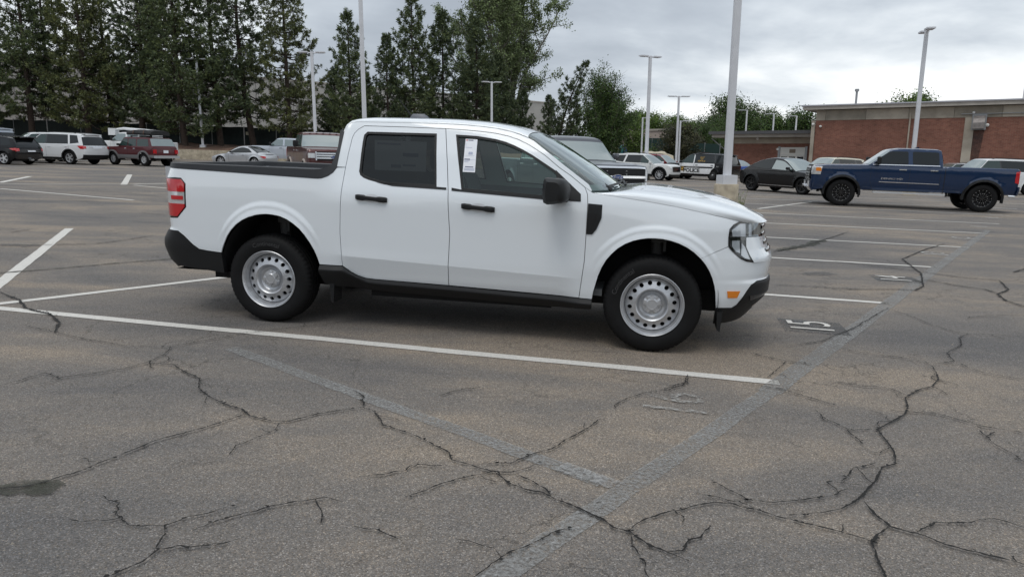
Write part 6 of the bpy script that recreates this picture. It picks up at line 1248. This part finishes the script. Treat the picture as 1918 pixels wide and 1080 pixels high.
rows_ = [(0, 62, 65.5, .98, .3), (1, 168, 65.5, 1.0, 1.1), (2, 266, 66, .95, 2.0), (3, 347, 65, 1.06, .0), (0, 414, 66.5, 1.0, 2.6), (2, 476, 67, 1.05, 4.1), (1, 544, 66, .93, 3.0), (3, -30, 66, 1.0, 2.2), (1, 310, 69.5, .95, 5.0), (2, 118, 69.5, .98, 4.0), (0, 215, 69.6, .93, 1.9)]
seen = set(); lab = {62: 'tall pine with a forked lower limb, rising behind the white SUV with black trim', 168: 'tall straight pine behind the nose of the boxy maroon wagon', 266: 'slender tall pine rising right behind the black roof tent', 347: 'broad dark pine on the bank beside the short lamp pole', 414: 'tall pine standing behind the small silver coupe', 476: 'tall pine with a bare reddish lower trunk, behind the pale silver pickup', 544: 'tall pine just behind the wine red heavy pickup', -30: 'tall pine behind the black hatchback', 310: 'back-row pine by the screened fence, behind the broad dark pine', 118: 'back-row pine by the screened fence, behind the white SUV with black trim', 215: 'back-row pine by the screened fence, behind the boxy maroon wagon'}
for i, u, Y, s_, rz in rows_: plant(big[i], u, Y, 1.15, s_, rz, lab[u], 'pine tree', GP_, i not in seen); seen.add(i)
small = [pine(11, 12.5, 3.1, 1.4, PINEM[2], 1.2, rt=.17, up=.14), pine(12, 14, 3.5, 1.3, PINEM[0], 1.2, rt=.2, up=.12), pine(13, 13, 4.0, .8, PINEM[2], 1.4, rt=.22)]
s2 = set()
for i, u, Y, s_, rz, lb in [(1, 661, 67, .93, .4, 'medium pine behind the near lamp pole'), (0, 733, 70, .92, 1.0, 'narrow pine behind the roof aerial of the white pickup'), (1, 781, 72, 1.13, 2.2, 'tall pointed pine beside the cottonwood'), (0, 832, 74, 1.15, 3.2, 'dark pine between the pointed pine and the cottonwood'), (2, 880, 73, 1.06, .6, 'dense dark pine in front of the cottonwood'), (2, 925, 76, .86, 1.7, 'low dense pine behind the twin-head lamp pole'), (2, 980, 78, .62, 2.9, 'low dark pine at the foot of the cottonwood'), (2, 697, 72, .62, 4.4, 'low bushy pine beside the medium pine'), (2, 640, 73, .66, 5.1, 'low bushy pine at the end of the fence'), (0, 1024, 80, .62, 5.5, 'short pine beside the leaning pine'), (2, 760, 76, .6, .2, 'low bushy pine under the tall pointed pine'), (2, 1085, 79, .52, 4.2, 'low dark pine below the leaning pine')]:
    plant(small[i], u, Y, .6 if Y < 75 else 0, s_, rz, lb, 'pine tree', 'pines behind the white pickup', i not in s2); s2.add(i)
plant(pine(21, 12.0, 3.0, 1.2, PINEM[2], 1.1, lean=.30, rt=.22), 1040, 77, 0, .92, 0, 'dark pine leaning towards the round green tree', 'pine tree', None, True)
COTM = leaf_mat('cottonwood_leaves', (.150, .195, .090), .45, (1.1, 1.05, .9)); GRN = leaf_mat('dark_green_leaves', (.055, .095, .032), .5); GRN2 = leaf_mat('fresh_green_leaves', (.095, .155, .042), .45); OLV = leaf_mat('olive_leaves', (.055, .060, .035), .4)
plant(limbtree(31, 22.5, COTM, BARKG), 958, 84, 0, 1, 0, 'tall open cottonwood with pale bare limbs rising above the dark pines', 'tree', None, True)
g1 = broadleaf(32, 11.3, 3.1, .5, GRN, BARKG, 150, 330, .14, .42, .25); plant(g1, 1129, 74, 0, .95, 0, 'round dark green leafy tree beside the beige building', 'tree', None, True)
g2 = broadleaf(33, 6.2, 1.7, 1.9, GRN2, BARKG, 50, 150, .15, .38, .12); plant(g2, 1189, 82, 0, 1, 0, 'small bright green tree in front of the beige building', 'tree', None, True); plant(g2, 1213, 84, -1.5, .72, 2, 'green bush beside the short one-armed pole at the beige building', 'bush')
far = [broadleaf(34, 9.5, 4.2, 1.0, GRN2, BARKG, 130, 300, .21, .58, .25), broadleaf(35, 10.5, 4.6, .8, GRN, BARKG, 130, 300, .21, .6, .3), broadleaf(36, 5.6, 2.7, .2, OLV, BARKG, 70, 180, .18, .4, .15)]
s3 = set()
for i, u, Y, s_, rz, lb in [(0, 1215, 118, .95, .3, 'fresh green tree behind the beige building roof'), (0, 1258, 120, .92, 1.8, 'fresh green tree above the end of the beige building'), (0, 1180, 122, 1.0, 3.1, 'fresh green tree behind the small bright tree'), (0, 1300, 124, .85, 4.6, 'fresh green tree behind the wide twin-head pole'), (1, 1332, 104, .80, 0, 'dark green tree left of the brick garage wing'), (1, 1372, 112, 1.13, 2.1, 'large dark green tree behind the brick garage wing'), (1, 1412, 118, .98, 4.0, 'dark green tree behind the low brick roof'), (0, 1455, 122, 1.0, 5.1, 'lighter green tree behind the low brick roof'), (1, 1496, 118, 1.02, 3.3, 'dark green tree beside the tall brick corner'), (1, 1310, 96, .62, 5.2, 'dark bushy tree behind the police SUV'), (1, 1350, 92, .55, 1.2, 'dark bushy tree at the corner of the brick garage wing'),
                            (2, 1267, 84, 1.0, 0, 'olive brown shrub behind the short one-armed pole'), (2, 1296, 92, .8, 2., 'olive brown shrub by the green enclosure'), (0, 1690, 118, 1.42, 2.2, 'green tree top showing above the brick building')]:
    plant(far[i], u, Y, 0, s_, rz, lb, 'tree' if i < 2 else 'shrub', 'trees beyond the lot', i not in s3); s3.add(i)

# belt of trees added behind the camera to darken reflections in glass and paint
rg = np.random.default_rng(77); n = 16000; bx = rg.uniform(-110, 110, n); hz = 5.5+2.2*np.sin(bx*.21)+1.6*np.sin(bx*.63+1)+1.0*np.sin(bx*1.7); C_ = np.c_[bx, -52+rg.normal(0, 2.2, n), np.maximum(.2, hz*rg.random(n)**.8*1.15)]
V, Fc = blades(C_, np.tile([0, 0, 1.], (n, 1)), 1.5, 1.1, rg, 2); belt = quick('added_tree_belt', V, Fc, GRN, None); tag(belt, 'unseen belt of leafy trees added for glass and paint to reflect', 'trees', kind='stuff')
